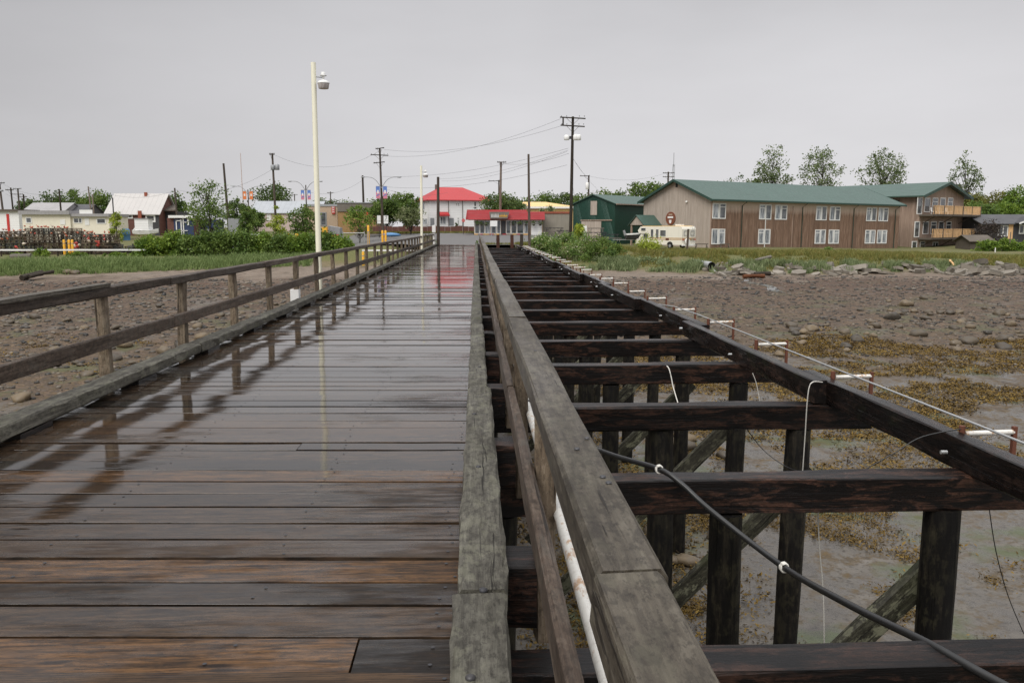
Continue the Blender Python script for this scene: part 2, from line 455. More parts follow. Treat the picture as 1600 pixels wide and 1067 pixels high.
M['leaf_bright'] = leafmat("bright_leaves", (.040, .085, .012), (.098, .170, .022), (.20, .275, .042))
M['leaf_yellow'] = leafmat("yellow_green_leaves", (0.109, 0.155, 0.019), (0.217, 0.279, 0.031), (0.372, 0.419, 0.062))
M['leaf_dark'] = leafmat("dark_leaves", (.026, .052, .016), (.060, .102, .026), (.12, .165, .045))
M['leaf_grey'] = leafmat("grey_green_leaves", (.080, .115, .046), (.155, .20, .088), (.26, .30, .155))
M['leaf_brown'] = leafmat("bronze_green_leaves", (0.050, 0.054, 0.016), (0.116, 0.116, 0.026), (0.202, 0.202, 0.046))
M['leaf_maroon'] = leafmat("maroon_leaves", (0.019, 0.014, 0.014), (0.043, 0.031, 0.028), (0.078, 0.062, 0.046))
M['leaf_rose'] = leafmat("flowering_leaves", (0.046, 0.093, 0.019), (0.101, 0.178, 0.034), (0.202, 0.264, 0.078), third=(0.853, 0.806, 0.620))
M['leaf_blossom'] = leafmat("blossom_leaves", (.06, .09, .025), (.13, .16, .06), (.24, .26, .13), third=(.62, .60, .48))
M['bark'] = wood("bark", (.03, .026, .022), (.075, .064, .054), (.14, .125, .11), (.7, .9), tintamt=.3)
M['grass'] = leafmat("dune_grass", (.072, .118, .034), (.150, .212, .070), (.235, .295, .115))
M['grass_dry'] = leafmat("meadow_grass", (.075, .090, .022), (.145, .155, .038), (.24, .215, .065), third=(.24, .11, .04))
M['weed'] = leafmat("bladder_wrack", (.024, .014, .004), (.100, .060, .010), (.190, .120, .021), .05)
def stonemat(name, c1, c2, c3, rough=(.35, .8), sc_=3):
    g = G(name); p = g.obj(); t = g.tint()
    a = g.noise(p, sc_, 6, .65); r = g.rnd()
    col = g.ramp(g.math('ADD', g.math('MULTIPLY', a, .55), g.math('MULTIPLY', g.math('FRACT', g.math('ADD', t, r)), .45)), (.2, c1), (.5, c2), (.8, c3))
    g.bump(a, .5, .02)
    return g.out(col, g.rng(a, .3, .7, *rough))
M['stone'] = stonemat("beach_stone", (.030, .027, .023), (.090, .070, .046), (.17, .125, .072))
M['rubble'] = stonemat("broken_rock", (.075, .065, .052), (.16, .14, .112), (.27, .24, .20), (.6, .9), 2)
M['pebble'] = stonemat("pebbles", (.012, .012, .012), (.045, .038, .03), (.20, .165, .125))

# ------------------------------------------------------------------ terrain
def smooth(a, b, x):
    t = max(0.0, min(1.0, (x - a) / (b - a))); return t * t * (3 - 2 * t)
def interp(x, pts):
    if x <= pts[0][0]: return pts[0][1]
    for (a, b), (c, d) in zip(pts, pts[1:]):
        if x <= c: return b + (d - b) * (x - a) / (c - a)
    return pts[-1][1]
DECK_END = 79.0
def toe(x):
    return interp(x, [(-80, 66), (-42, 68), (-30, 72), (-18, 80), (-6, 78), (4, 76), (10, 73), (20, 70), (60, 70), (120, 76)]) + 1.2 * mn.noise(Vector((x * .15, 0, 3)))
def gtop(x, y):
    z = .9 * smooth(80, 160, y)
    lat = smooth(7, 20, abs(x)) * (1 - smooth(112, 160, y))
    z -= lat * (1.25 if x < 0 else .95)
    if x > 0: z -= .75 * smooth(30, 64, x) * (1 - smooth(125, 170, y))
    return z - .03
def beach(x, y):
    z = interp(y, [(-40, -4.4), (10, -4.15), (30, -3.7), (50, -2.95), (72, -2.3), (90, -1.9)])
    z += .10 * mn.noise(Vector((x * .16, y * .22, 0))) + .05 * mn.noise(Vector((x * .6, y * .8, 5)))
    if y < 45: z += .03 * mn.noise(Vector((x * 1.7, y * 2.1, 9)))
    return z
def ground(x, y):
    t = toe(x); w = 8.0 if x < -3 else (6.0 if x < 4 else 9.0)
    k_ = smooth(t - .5, t + w, y)
    zb = beach(x, y)
    if k_ <= 0: return zb
    zt = gtop(x, y) + (.06 * mn.noise(Vector((x * .5, y * .5, 2))) if abs(x) > 5 else 0)
    return zb * (1 - k_) + zt * k_
def road_half(y):
    return (-6.5 - smooth(80, 100, y) * 14, 3.9 + smooth(84, 100, y) * 9)
def frange(segs):
    o = [segs[0][0]]
    for a, b, st in segs:
        n = max(1, round((b - a) / st))
        o += [a + (b - a) * (i + 1) / n for i in range(n)]
    return o
xs = frange([(-900, -200, 70), (-200, -70, 5), (-70, -24, 1.1), (-24, 30, .55), (30, 75, 1.1), (75, 200, 5), (200, 900, 70)])
ys = frange([(-60, 0, 4), (0, 44, .5), (44, 100, .8), (100, 170, 2.5), (170, 400, 15), (400, 2200, 200)])
vs, fs, zone = [], [], []
for y in ys:
    for x in xs:
        z = ground(x, y)
        a, b = road_half(y)
        if y > DECK_END - 1 and a < x < b: z -= .12
        vs.append((x, y, z))
        t = toe(x) + 1.6 * mn.noise(Vector((x * .45, y * .45, 8)))
        zone.append(smooth(t + .4, t + 2.6, y))
nx = len(xs)
for j in range(len(ys) - 1):
    for i in range(nx - 1):
        fs.append((j * nx + i, j * nx + i + 1, (j + 1) * nx + i + 1, (j + 1) * nx + i))
me = bpy.data.meshes.new("ground"); me.from_pydata(vs, [], fs)
a = me.attributes.new("zone", 'FLOAT', 'POINT'); a.data.foreach_set("value", zone)
me.polygons.foreach_set("use_smooth", [True] * len(fs))
def ground_material():
    g = G("tidal_flat_and_bank"); p = g.pos(); x = g.sep(p); zn = g.attr("zone").outputs["Fac"]
    n1 = g.noise(p, .22, 6, .62); n2 = g.noise(p, 1.1, 6, .65); n3 = g.noise(p, 6, 5, .65)
    peb = g.vor(p, 6.0, 'F1', "Color"); pebd = g.vor(p, 6.0)
    peb2 = g.vor(p, 17.0, 'F1', "Color")
    pc = g.ramp(g.sep(peb)["X"], (0, (.016, .013, .010)), (.45, (.050, .039, .027)), (.8, (.098, .072, .045)), (1, (.27, .215, .155)))
    pc2 = g.ramp(g.sep(peb2)["Y"], (0, (.013, .011, .009)), (.6, (.050, .040, .029)), (1, (.20, .16, .115)))
    peb3 = g.vor(p, 2.6, 'F1', "Color")
    pc3 = g.ramp(g.sep(peb3)["Z"], (0, (.016, .014, .012)), (.5, (.05, .040, .029)), (.85, (.10, .075, .048)), (1, (.26, .21, .15)))
    gravel = g.mix(.5, g.mix(.4, pc, pc3), pc2)
    gravel = g.mix(g.rng(n1, .4, .65, 0, .5), gravel, (.058, .038, .022))
    gravel = g.mix(.7, gravel, g.mix(1.0, gravel, (1.12, .86, .60), 'MULTIPLY'))
    gravel = g.mix(g.rng(n2, .5, .62, 0, .35), gravel, (.018, .014, .010))
    mud = g.ramp(n2, (.3, (.060, .052, .043)), (.55, (.110, .097, .080)), (.75, (.158, .140, .118)))
    mud = g.mix(g.rng(n3, .55, .7, 0, .55), mud, (.028, .023, .018))
    sp_ = g.noise(p, 13, 4, .7); mud = g.mix(g.rng(sp_, .55, .64, 0, .7), mud, (.022, .018, .012))
    # mud shows on the lower flat, gravel higher up the beach
    wdn = g.rng(g.noise(p, 3.2, 6, .7), .46, .56, 0, 1)
    yy = g.math('ADD', x["Y"], g.math('MULTIPLY', g.math('SUBTRACT', n1, .5), 26))
    xr = g.rng(x["X"], -6, 4, 9.0, 0.0)
    low = g.rng(g.math('ADD', yy, xr), 26, 38, 1, 0)
    gm = g.math('MAXIMUM', g.math('MULTIPLY', low, g.math('MAXIMUM', g.rng(n2, .62, .50, 0, 1), g.rng(x["Y"], 14, 22, 1, 0))), g.rng(g.math('ADD', n1, g.math('MULTIPLY', n2, .4)), .76, .86, 0, .75))
    col = g.mix(gm, gravel, mud)
    # brown weed tint band and green algae
    wd = g.math('MULTIPLY', g.rng(g.math('ADD', n2, g.math('MULTIPLY', n3, .5)), .70, .78, 0, .9), g.rng(g.math('ABSOLUTE', g.math('SUBTRACT', yy, 26)), 9, 18, 1, 0))
    wd = g.math('MULTIPLY', wd, wdn)
    col = g.mix(wd, col, g.ramp(n3, (.3, (.020, .012, .004)), (.7, (.105, .063, .013))))
    al = g.math('MULTIPLY', g.rng(g.noise(g.map(p, .45, (3, 9, 0)), 1.0, 5, .6), .53, .62, 0, .75), g.rng(x["Y"], 10, 60, 1, .25))
    col = g.mix(al, col, g.mix(n3, (.035, .055, .012), (.075, .095, .03)))
    # dry sand at the top of the beach, wrack line in front of it
    dz = g.math('ADD', zn, g.math('MULTIPLY', g.rng(yy, 62, 76, 0, 1), 0.0))
    sandm = g.math('MULTIPLY', g.rng(yy, 64, 70, 0, 1), g.rng(n2, .62, .5, .3, 1))
    col = g.mix(sandm, col, g.ramp(n3, (.3, (.13, .11, .088)), (.7, (.21, .18, .15))))
    wr = g.math('MULTIPLY', g.rng(g.math('ABSOLUTE', g.math('SUBTRACT', yy, 61)), 2, 6, 1, 0), g.rng(n3, .42, .6, 0, .75))
    col = g.mix(wr, col, (.058, .028, .015))
    soil = g.ramp(n3, (.3, (.055, .060, .018)), (.5, (.10, .105, .03)), (.7, (.17, .145, .055)))
    soil = g.mix(g.rng(n1, .5, .68, 0, .6), soil, (.14, .085, .035))
    warm = g.rng(x["Y"], 40, 62, 0, .35)
    col = g.mix(warm, col, g.mix(1.0, col, (.95, .68, .46), 'MULTIPLY'))
    col = g.mix(zn, col, soil)
    wet = g.math('MULTIPLY', gm, g.rng(n2, .40, .60, 1, .2))
    rough = g.mix(zn, g.mix(wet, g.rng(pebd, 0, .6, .5, .85), g.ramp(n3, (.42, .12), (.6, .38))), (.9, .9, .9))
    h = g.math('ADD', g.math('MULTIPLY', n3, .5), g.math('MULTIPLY', pebd, g.math('SUBTRACT', .7, g.math('MULTIPLY', gm, .62))))
    g.bump(h, .55, .05)
    return g.out(col, rough)
me.materials.append(ground_material())
go = bpy.data.objects.new("ground", me); COL.objects.link(go); go["kind"] = "structure"

# road and yard beyond the pier
rb = MB()
yr = frange([(DECK_END, 100, 1.5), (100, 190, 3)])
g = G("wet_asphalt"); p_ = g.pos()
na = g.noise(p_, .6, 6, .6); nb = g.noise(p_, 30, 3, .7)
ac = g.mix(g.rng(na, .35, .7, 0, 1), (.085, .082, .080), (.15, .145, .14)); ac = g.mix(g.rng(nb, .5, .8, 0, .4), ac, (.21, .2, .19))
g.bump(nb, .2, .01); M['asphalt'] = g.out(ac, g.rng(na, .35, .65, .55, .85))
for y0, y1 in zip(yr, yr[1:]):
    a0, b0 = road_half(y0); a1, b1 = road_half(y1)
    n = 14
    for i in range(n):
        xa0, xb0 = a0 + (b0 - a0) * i / n, a0 + (b0 - a0) * (i + 1) / n
        xa1, xb1 = a1 + (b1 - a1) * i / n, a1 + (b1 - a1) * (i + 1) / n
        rb.quad((xa0, y0, gtop(xa0, y0) + .03), (xb0, y0, gtop(xb0, y0) + .03), (xb1, y1, gtop(xb1, y1) + .03), (xa1, y1, gtop(xa1, y1) + .03), .5)
ro = rb.build("road", M['asphalt']); ro["kind"] = "structure"

# ------------------------------------------------------------------ the pier
XL, XR = -3.56, -.10            # inner faces of the kerbs
pier = thing("pier_deck", "wet wooden plank roadway of the pier running to the shore between two timber kerbs", "pier")
pb = MB(); y = -1.2; r = random.Random(3)
SKEW = -.043
while y < DECK_END:
    w = r.choice((.20, .25, .25, .26, .28, .30)) if y < 30 else .27
    tn = r.random() ** 1.25
    if 3.72 < y + .1 < 3.95: tn = .985
    xl, xr = XL - .30 + r.uniform(-.03, .03), XR + .16 + r.uniform(-.02, .02)
    dz = r.gauss(0, .0025); sk = SKEW + r.gauss(0, .0012); gap = r.choice((.014, .018, .022, .032))
    cuts = [xl, xr]
    if r.random() < .09: cuts.insert(1, r.uniform(xl + .6, xr - .5))
    for c0, c1 in zip(cuts, cuts[1:]):
        d2 = dz + r.gauss(0, .0015); n = 5; ty = r.gauss(0, .004)
        vs, gs, fs = [], [], []
        for i in range(n + 1):
            x = c0 + .004 + (c1 - c0 - .008) * i / n
            ya, yb = y + gap / 2 + sk * x + r.gauss(0, .002), y + w - gap / 2 + sk * x + r.gauss(0, .002)
            b = .0008
            z = d2 + r.gauss(0, .0012)
            for (yy, zz) in ((ya, -.08), (ya, z - b), (ya + b, z - ty * w / 2), (yb - b, z + ty * w / 2), (yb, z - b), (yb, -.08)):
                vs.append((x, yy, zz)); gs.append((x, yy - y, zz))
        for i in range(n):
            for j in range(5): fs.append((i * 6 + j, (i + 1) * 6 + j, (i + 1) * 6 + j + 1, i * 6 + j + 1))
        fs.append((0, 1, 2, 3, 4, 5)); fs.append(tuple(n * 6 + j for j in (5, 4, 3, 2, 1, 0)))
        pb.add(vs, fs, gs, min(1, tn if len(cuts) == 2 else r.random()))
        if y < 17:
            for xs_ in (-3.4, -2.2, -1.0, -.16):
                for q in (.25, .75):
                    if c0 + .05 < xs_ < c1 - .05 and r.random() < .8:
                        xn, yn = xs_ + r.uniform(-.05, .05), y + w * q + sk * xs_ + r.uniform(-.02, .02)
                        pb.add([(xn + .009 * math.cos(a_), yn + .009 * math.sin(a_), d2 + .0045) for a_ in (0, 1.05, 2.1, 3.14, 4.19, 5.24)], [(0, 1, 2, 3, 4, 5)], None, None, 1)
    y += w
pb.build("planking", [M['deck'], M['dark_metal']], pier)
# kerbs on blocks
def kerb(x0, x1, z0, z1, y0, joints):
    y = y0
    while y < DECK_END + .6:
        L = joints.pop(0) if joints else r.uniform(4.6, 6.2)
        y1 = min(y + L, DECK_END + .8)
        dx = r.uniform(-.012, .012)
        if x0 == XR and y > 7: x1 = XR + .185
        MB().beam(((x0 + x1) / 2 + dx, y + .015, (z0 + z1) / 2), ((x0 + x1) / 2 + dx + r.uniform(-.01, .01), y1 - .015, (z0 + z1) / 2), (x1 - x0), z1 - z0, max(4, int((y1 - y) * 5)), .0045, .016, up=(0, 0, 1)).build("kerb", M['kerb'], pier)
        y = y1 + (.035 if x0 == XR and y < 7 and y1 > 7 else 0)
kerb(XR, XR + .215, .03, .15, .3, [3.0, 4.44, 5.2])
kerb(XL - .21, XL, .045, .165, -1, [4.6, 7.2])
for i in range(34):
    Y = 1.9 + i * 2.3
    if Y > DECK_END: break
    MB().box(XL - .20, XL - .012, Y, Y + .5, .002, .045).build("scupper_block", M['edge'], pier)
for i in range(36):
    Y = 1.22 + i * 2.18
    if Y > DECK_END: break
    MB().beam((.03, Y + .46, -.085), (.275, Y + .46, -.085), .29, .31, 2, .004, .012).build("sleeper_end", M['creosote'], pier)
for X in (-3.4, -2.2, -1.0, .0):
    MB().box(X - .1, X + .1, -1, DECK_END, -.25, -.083).build("stringer", M['creosote'], pier)
# end sill of the deck at the shore
MB().box(XL - .3, XR + .3, DECK_END + .02, DECK_END + .3, -.7, -.02).build("end_sill", M['edge'], pier)
for Y in (2.62, 3.3, 5.1, 6.6, 8.9, 11.2): MB().lathe((XR + .1 + r.uniform(-.03, .03), Y, .148), [(0, .018), (.008, .018), (.012, .01)], 8).build("bolt_head", M['dark_metal'], pier)

# railings
def railing(name, label, xp, xtop, xmid, y0, sp, side):
    t = thing(name, label, "railing")
    i = 0; Y = y0; ps = []
    while Y < DECK_END + .3:
        lean = r.uniform(-.012, .012)
        MB().beam((xp + lean, Y, -.35), (xp - lean, Y + lean, .93), .10, .13, 5, .005, .012, up=(0, 1, 0)).build("post", M['post'], t)
        ps.append(Y); Y += sp
    def wob(y): return .012 * mn.noise(Vector((y * .09, side * 9, 0))) + (.10 if side < 0 else .04) * smooth(38, 75, y) * mn.noise(Vector((y * .07, side * 5, 4)))
    y = ps[0] - .8 if side < 0 else -.6
    k_ = 0
    while y < DECK_END:
        L = sp * 2 if k_ else (2.05 if side > 0 else sp * 2 + .2)
        y1 = min(y + L, DECK_END + .2)
        n = 6
        b = MB(); m_ = MB()
        for i in range(n):
            ya, yb = y + (y1 - y) * i / n, y + (y1 - y) * (i + 1) / n
            ya2 = ya + (.004 if i == 0 else 0); yb2 = yb - (.004 if i == n - 1 else 0)
        pts = [y + .004 + (y1 - y - .008) * i / n for i in range(n + 1)]
        def strip(bb, xc, w, zc, h, wb=.003):
            prf = [(-w/2, -h/2 + .01), (-w/2 + .01, -h/2), (w/2 - .01, -h/2), (w/2, -h/2 + .01), (w/2, h/2 - .012), (w/2 - .012, h/2), (-w/2 + .012, h/2), (-w/2, h/2 - .012)]
            vs, gs, fs = [], [], []
            dx = r.uniform(-.006, .006); dz = r.uniform(-.003, .003)
            for q in pts:
                for (a, c) in prf:
                    vs.append((xc + dx + wob(q) * .4 + a + r.gauss(0, wb), q, zc + dz + wob(q) + c + r.gauss(0, wb))); gs.append((q, a, c))
            for i in range(n):
                for j in range(8):
                    j2 = (j + 1) % 8
                    fs.append((i * 8 + j, i * 8 + j2, (i + 1) * 8 + j2, (i + 1) * 8 + j))
            fs.append(tuple(range(7, -1, -1))); fs.append(tuple(range(n * 8, n * 8 + 8)))
            bb.add(vs, fs, gs)
        strip(b, xtop, .135, .975, .10)
        strip(m_, xmid, .055, .46, .15)
        b.build("top_rail", M['rail'] if side > 0 else M['rail_brown'], t)
        m_.build("mid_rail", M['rail_brown'], t)
        y = y1; k_ += 1
    return t
railing("timber_railing", "weathered two bar timber railing along the left kerb beside the cream lamp poles", -3.955, -3.93, -3.875, 1.82, 2.37, -1)
rr = railing("timber_railing", "grey timber railing with broad cap between the plank deck and the open beams", .325, .278, .235, 3.86, 2.18, 1)
# the older plank lying on the first stretch of the left top rail
lt = [o for o in COL.objects if o.name.startswith("timber_railing")][0]
MB().beam((-3.93, 1.0, 1.045), (-3.93, 8.95, 1.045), .15, .04, 14, .004, .008).build("cap_plank", M['rail'], lt)
for yy in (1.98, 2.03, 2.3, 2.42, 4.2, 6.3): MB().lathe((.278 + r.uniform(-.05, .05), yy, 1.024), [(0, .009), (.003, .007)], 7).build("nail_head", M['dark_metal'], rr)

# open trestle of the removed half
tr = thing("pile_trestle", "open black creosoted trestle beams on tarred piles beside the plank deck", "trestle")
SB, ZB = 2.62, -.25
cap_y = [6.12 + SB * (n - 1) for n in range(-1, 30)]
cap_y = [q - (.08 if q < 4 else 0) for q in cap_y if q < DECK_END - .5]
for q in cap_y:
    dz = r.uniform(-.015, .015)
    MB().beam((-4.2, q, ZB - .135 + dz), (4.24 + r.uniform(-.06, .12), q + r.uniform(-.03, .03), ZB - .135 + dz), .24, .27, 12, .005, .014).build("cap_beam", M['creosote'], tr)
rest = MB()
for i, q in enumerate(cap_y):
    for X in (3.62, 1.92, .15, -1.7, -3.5):
        x = X + r.uniform(-.12, .12); yq = q + r.uniform(-.04, .04)
        zb = ground(x, yq) - .6
        if zb > ZB - .4: continue
        lx, ly = r.uniform(-.10, .10), r.uniform(-.08, .08)
        n = 7; pts = [(x + lx * k_ / n, yq + ly * k_ / n, ZB - .27 + (zb - ZB + .27) * k_ / n) for k_ in range(n + 1)]
        rad = r.uniform(.115, .148)
        if i >= 15 and X < 0 and i < 19: continue
        b = MB() if i < 19 else rest
        b.tube(pts, [rad * (1 + r.uniform(-.04, .04)) for _ in pts], 12)
        if i < 19: b.build("pile", M['pile'], tr)
po = rest.build("pile", M['pile'], tr); po["kind"] = "stuff"
for i, q in enumerate(cap_y[:20]):
    zb = ground(2.5, q)
    if zb > ZB - 1: continue
    f = -1 if i % 2 else 1
    MB().beam((3.75, q + .2, -1.05), (.9, q + .2, max(zb, -3.9)), .22, .09, 6, .006, .012, up=(0, 1, 0)).build("brace", M['brace'], tr)
    MB().beam((-3.5, q - .2, -1.1), (.2, q - .2, max(zb, -3.6)), .22, .09, 6, .006, .012, up=(0, 1, 0)).build("brace", M['brace'], tr)
# edge beam: lapped timbers, side by side at every second bent
y = -1.6; k_ = 0
while y < DECK_END - 1:
    y1 = min(y + 5.14 + .7, DECK_END)
    off = .075 if k_ % 2 else -.075
    MB().beam((3.775 + off, y, -.115 + r.uniform(-.008, .008)), (3.775 + off * .9, y1, -.115 + r.uniform(-.008, .008)), .145, .25, 10, .004, .012).build("edge_beam", M['edge'], tr)
    bb = MB().tube([(3.70 + off - .05, y1 - .25, -.10), (3.66 + off - .06, y1 - .25, -.10)], .022, 8)
    bb.tube([(3.70 + off - .05, y1 - 3.1, -.12), (3.66 + off - .06, y1 - 3.1, -.12)], .016, 8).build("bolt", M['steel'], tr)
    y += 5.14; k_ += 1
# short dark posts at the shore end
for (px, pt, yq, m_) in ((778, 367, 77.5, 'red_post'), (800, 367, 78.2, 'red_post'), (815, 366, 78.0, 'dark_post')):
    x = ax(px, yq)
    MB().beam((x, yq, -.9), (x, yq, az(pt, yq)), .30, .30, 4, .01, .02, up=(0, 1, 0)).build("end_post", M[m_], tr)

# pipe and conduit carried outside the edge beam
cd = thing("conduit_rail", "rusty bracket stubs with white pipe crossbars and thin conduit along the trestle edge", "conduit")
for i in range(27):
    Y = 6.42 + 2.5 * i - (0 if i else 0)
    if Y > 74: break
    x = 3.93 + r.uniform(-.015, .015); dz = r.uniform(-.03, .03)
    if i < 11:
        c = MB().tube([(x + .03, Y, .02 + dz), (x + .43, Y, .03 + dz)], .021, 10).build("crossbar", M['white_pvc'], cd)
    else:
        c = MB().tube([(x + .03, Y, .02 + dz), (x + .5, Y, .03 + dz)], .024, 8).build("crossbar", M['white_pvc'], cd)
    MB().tube([(x, Y, -.10), (x, Y, .085 + dz)], .025, 10).build("stub", M['rust'], c)
    MB().box(x + .42, x + .452, Y - .018, Y + .018, -.26, .075 + dz).build("hanger", M['rust'], c)
MB().tube([(3.955, 1 + j * 1.25, .10 + .012 * math.sin(j * math.pi)) for j in range(12)] + [(3.955, 16.5, .07), (3.95, 18, -.02)], .0105, 8).build("conduit", M['steel'], cd)

# white pipe under the right rail
wp = thing("service_pipe", "rust spotted white pipe strapped below the right railing cap", "pipe")
MB().tube([(.385, .4 + j * 1.2, .29 + .004 * math.sin(j)) for j in range(62)], .026, 12).build("pipe", M['white_pvc'], wp)
for j in range(30):
    Y = 1.95 + 2.2 * j
    MB().tube([(.385, Y - .012, .29), (.385, Y + .012, .29)], .031, 12).build("strap", M['dark_metal'], wp)

def hang(p, q, sag, n=14):
    p, q = Vector(p), Vector(q)
    return [p + (q - p) * (i / n) - Vector((0, 0, sag * 4 * (i / n) * (1 - i / n))) for i in range(n + 1)]
cb = thing("hanging_cable", "thick black cable drooping from the railing across the open beams", "cable")
P = [at(895, 688, 7.2), at(960, 712, 6.62), at(1030, 733, 6.08), at(1066, 757, 5.9), at(1110, 797, 5.68), at(1225, 886, 5.1), at(1330, 946, 4.2), at(1440, 1000, 3.58), at(1500, 1033, 3.36), at(1560, 1066, 3.2), at(1700, 1140, 2.85)]
def spline(P, n=5):
    P = [Vector(p) for p in P]; o = []
    for i in range(len(P) - 1):
        a, b, c, d = P[max(i - 1, 0)], P[i], P[i + 1], P[min(i + 2, len(P) - 1)]
        for j in range(n):
            t = j / n
            o.append(.5 * ((2 * b) + (c - a) * t + (2 * a - 5 * b + 4 * c - d) * t * t + (3 * b - a - 3 * c + d) * t ** 3))
    return o + [P[-1]]
MB().tube(spline(P), .021, 10).build("cable", M['black_cable'], cb)
kn = MB()
for q in (P[2], P[5]):
    for j in range(3):
        kn.tube([q + Vector((.026 * math.cos(t), .012 * j - .012, .03 * math.sin(t))) for t in [k_ * .7 for k_ in range(10)]], .007, 5)
kn.build("tie", M['rope'], cb)
def cord(label, P, rad, m_):
    tag(MB().tube(spline(P), rad, 6).build("cord", m_), label, "cord")
b0, b1, b2 = 6.40, 8.97, 11.5
cord("white cord draped over the nearest full beam and hanging to the mud", [at(1264, 742, b0 + .1), at(1271, 742, b0 - .06), at(1277, 770, b0 - .16), at(1280, 850, b0 - .1), at(1286, 920, b0), at(1288, 1012, b0 + .1)], .0055, M['rope'])
cord("white cord looping over the edge beam splice and down past a pile", [at(1285, 597, 8.1), at(1268, 598, 8.0), at(1262, 620, 8.0), at(1258, 680, 8.1), at(1254, 738, 8.2)], .0055, M['rope'])
cord("white cord over the beam behind, left of the loop", [at(1040, 570, 11.3), at(1046, 578, 11.2), at(1052, 605, 11.1), at(1060, 632, 10.9)], .008, M['rope'])
cord("pale cord hanging under the edge beam near its second splice", [at(1176, 583, 10.6), at(1182, 600, 10.6), at(1188, 632, 10.6)], .0055, M['rope'])
cord("thin dark wire sagging from beam to pile top", [at(1143, 635, 8.95), at(1160, 660, 8.9), at(1190, 700, 8.6), at(1225, 727, 8.4), at(1254, 738, 8.2)], .005, M['black_cable'])
cord("thin dark wire tied from the beam end up to a rusty stub", [at(1347, 736, 6.5), at(1400, 706, 6.45), at(1442, 682, 6.45), at(1513, 668, 6.4)], .005, M['black_cable'])
cord("white cord crossing the front beam at the bottom edge", [at(1432, 1016, 3.98), at(1434, 1024, 3.9), at(1437, 1046, 3.82), at(1441, 1080, 3.75)], .004, M['rope'])
cord("slack black wire dangling from the near beam end to the mud", [at(1545, 790, 6.3), at(1556, 860, 6.3), at(1575, 930, 6.4), at(1600, 990, 6.6)], .004, M['black_cable'])

# cream lamp poles along the left rail
def lamp_pole(label, X, Y, ztop, lean, rad):
    t = thing("lamp_pole", label, "lamp pole", (X, Y, -.4))
    H = ztop + .4
    b = MB()
    b.tube([(0, 0, -3.4), (0, 0, 0), (lean * .5, 0, H * .5), (lean, 0, H)], [rad * 1.08, rad * 1.05, rad, rad * .92], 14)
    b.build("pole", M['cream_paint'], t)
    s = rad / .066 if Y < 30 else 1.3
    a = MB().tube([(lean, 0, H - .34 * s), (lean + .22 * s, 0, H - .36 * s)], .014 * s, 6)
    a.build("arm", M['grey_metal'], t)
    lx, lz = lean + .235 * s, H - .28 * s
    h = MB().lathe((lx, 0, lz), [(.04, .03 * s), (.05, .05 * s), (-.03 * s, .048 * s)][::-1], 12)
    h.lathe((lx, 0, lz), [(-.12 * s, .022 * s), (-.045 * s, .03 * s), (-.04 * s, .085 * s), (-.03 * s, .085 * s)], 12)
    h.build("ballast_housing", M['white_paint'], t)
    rf = MB().lathe((lx, 0, lz), [(-.225 * s, .15 * s), (-.215 * s, .155 * s), (-.17 * s, .12 * s), (-.13 * s, .03 * s)], 16)
    rf.build("reflector", M['white_paint'], t)
    gl = MB().lathe((lx, 0, lz), [(-.35 * s, .115 * s), (-.34 * s, .125 * s), (-.226 * s, .143 * s)], 16)
    gl.build("refractor", M['lampglass'], t)
g = G("lamp_refractor"); M['lampglass'] = g.out(g.mix(g.rng(g.noise(g.map(g.obj(), (20, 20, 2)), 1.0, 2), .4, .6, 0, 1), (.40, .35, .33), (.55, .52, .50)), .2, 0, .6)
X1 = at(499, 440, 22.2).x
lamp_pole("tall cream lamp pole nearest the camera with ribbed floodlight at its top", X1, 22.2, az(98, 22.2, 490), at(489.5, 98, 22.2).x - X1, .068)
X2 = at(659, 385, 60).x
lamp_pole("cream lamp pole farther along the left rail in front of the white house", X2, 60, az(259, 60, 659), at(658, 259, 60).x - X2, .085)
# small white box outside the left rail and a hook
bx_ = at(460, 460, 18.3)
tag(MB().box(bx_.x - .09, bx_.x + .09, 18.3, 18.5, -.05, .30).build("junction_box", M['white_paint']), "small white box standing outside the left kerb next to a rail post", "junction box")

# ------------------------------------------------------------------ vegetation
class Leaves:
    def __init__(s, seed): s.v, s.f, s.t, s.r = [], [], [], random.Random(seed)
    def leaf(s, p, size, tint, up=.3, asp=.6):
        r = s.r
        n = Vector((r.gauss(0, 1), r.gauss(0, 1), r.gauss(up, 1)))
        if n.length < .01: n = Vector((0, 0, 1))
        n.normalize()
        u = n.orthogonal().normalized(); a = r.uniform(0, 6.28)
        u = u * math.cos(a) + n.cross(u) * math.sin(a); w = n.cross(u)
        h = size * r.uniform(.6, 1.3)
        b = len(s.v)
        u, w = u * h * .5, w * h * .5 * asp
        s.v += [p - u, p + w - u * .1, p + u, p - w + u * .05]
        s.f.append((b, b + 1, b + 2, b + 3)); s.t += [tint] * 4
    def clump(s, c, rad, n, size, flat=.75):
        r = s.r; ct = r.uniform(.12, .85)
        for _ in range(n):
            d = Vector((r.gauss(0, .5), r.gauss(0, .5), r.gauss(0, .5 * flat)))
            if d.length > 1.15: d *= 1.15 / d.length
            s.leaf(Vector(c) + d * rad, size, min(1, max(0, ct + r.uniform(-.3, .3))))
    def build(s, name, m, parent=None):
        me = bpy.data.meshes.new(name); me.from_pydata([tuple(v) for v in s.v], [], s.f)
        a = me.attributes.new("tint", 'FLOAT', 'POINT'); a.data.foreach_set("value", s.t)
        me.materials.append(m)
        o = bpy.data.objects.new(name, me); COL.objects.link(o)
        if parent: o.parent = parent
        return o

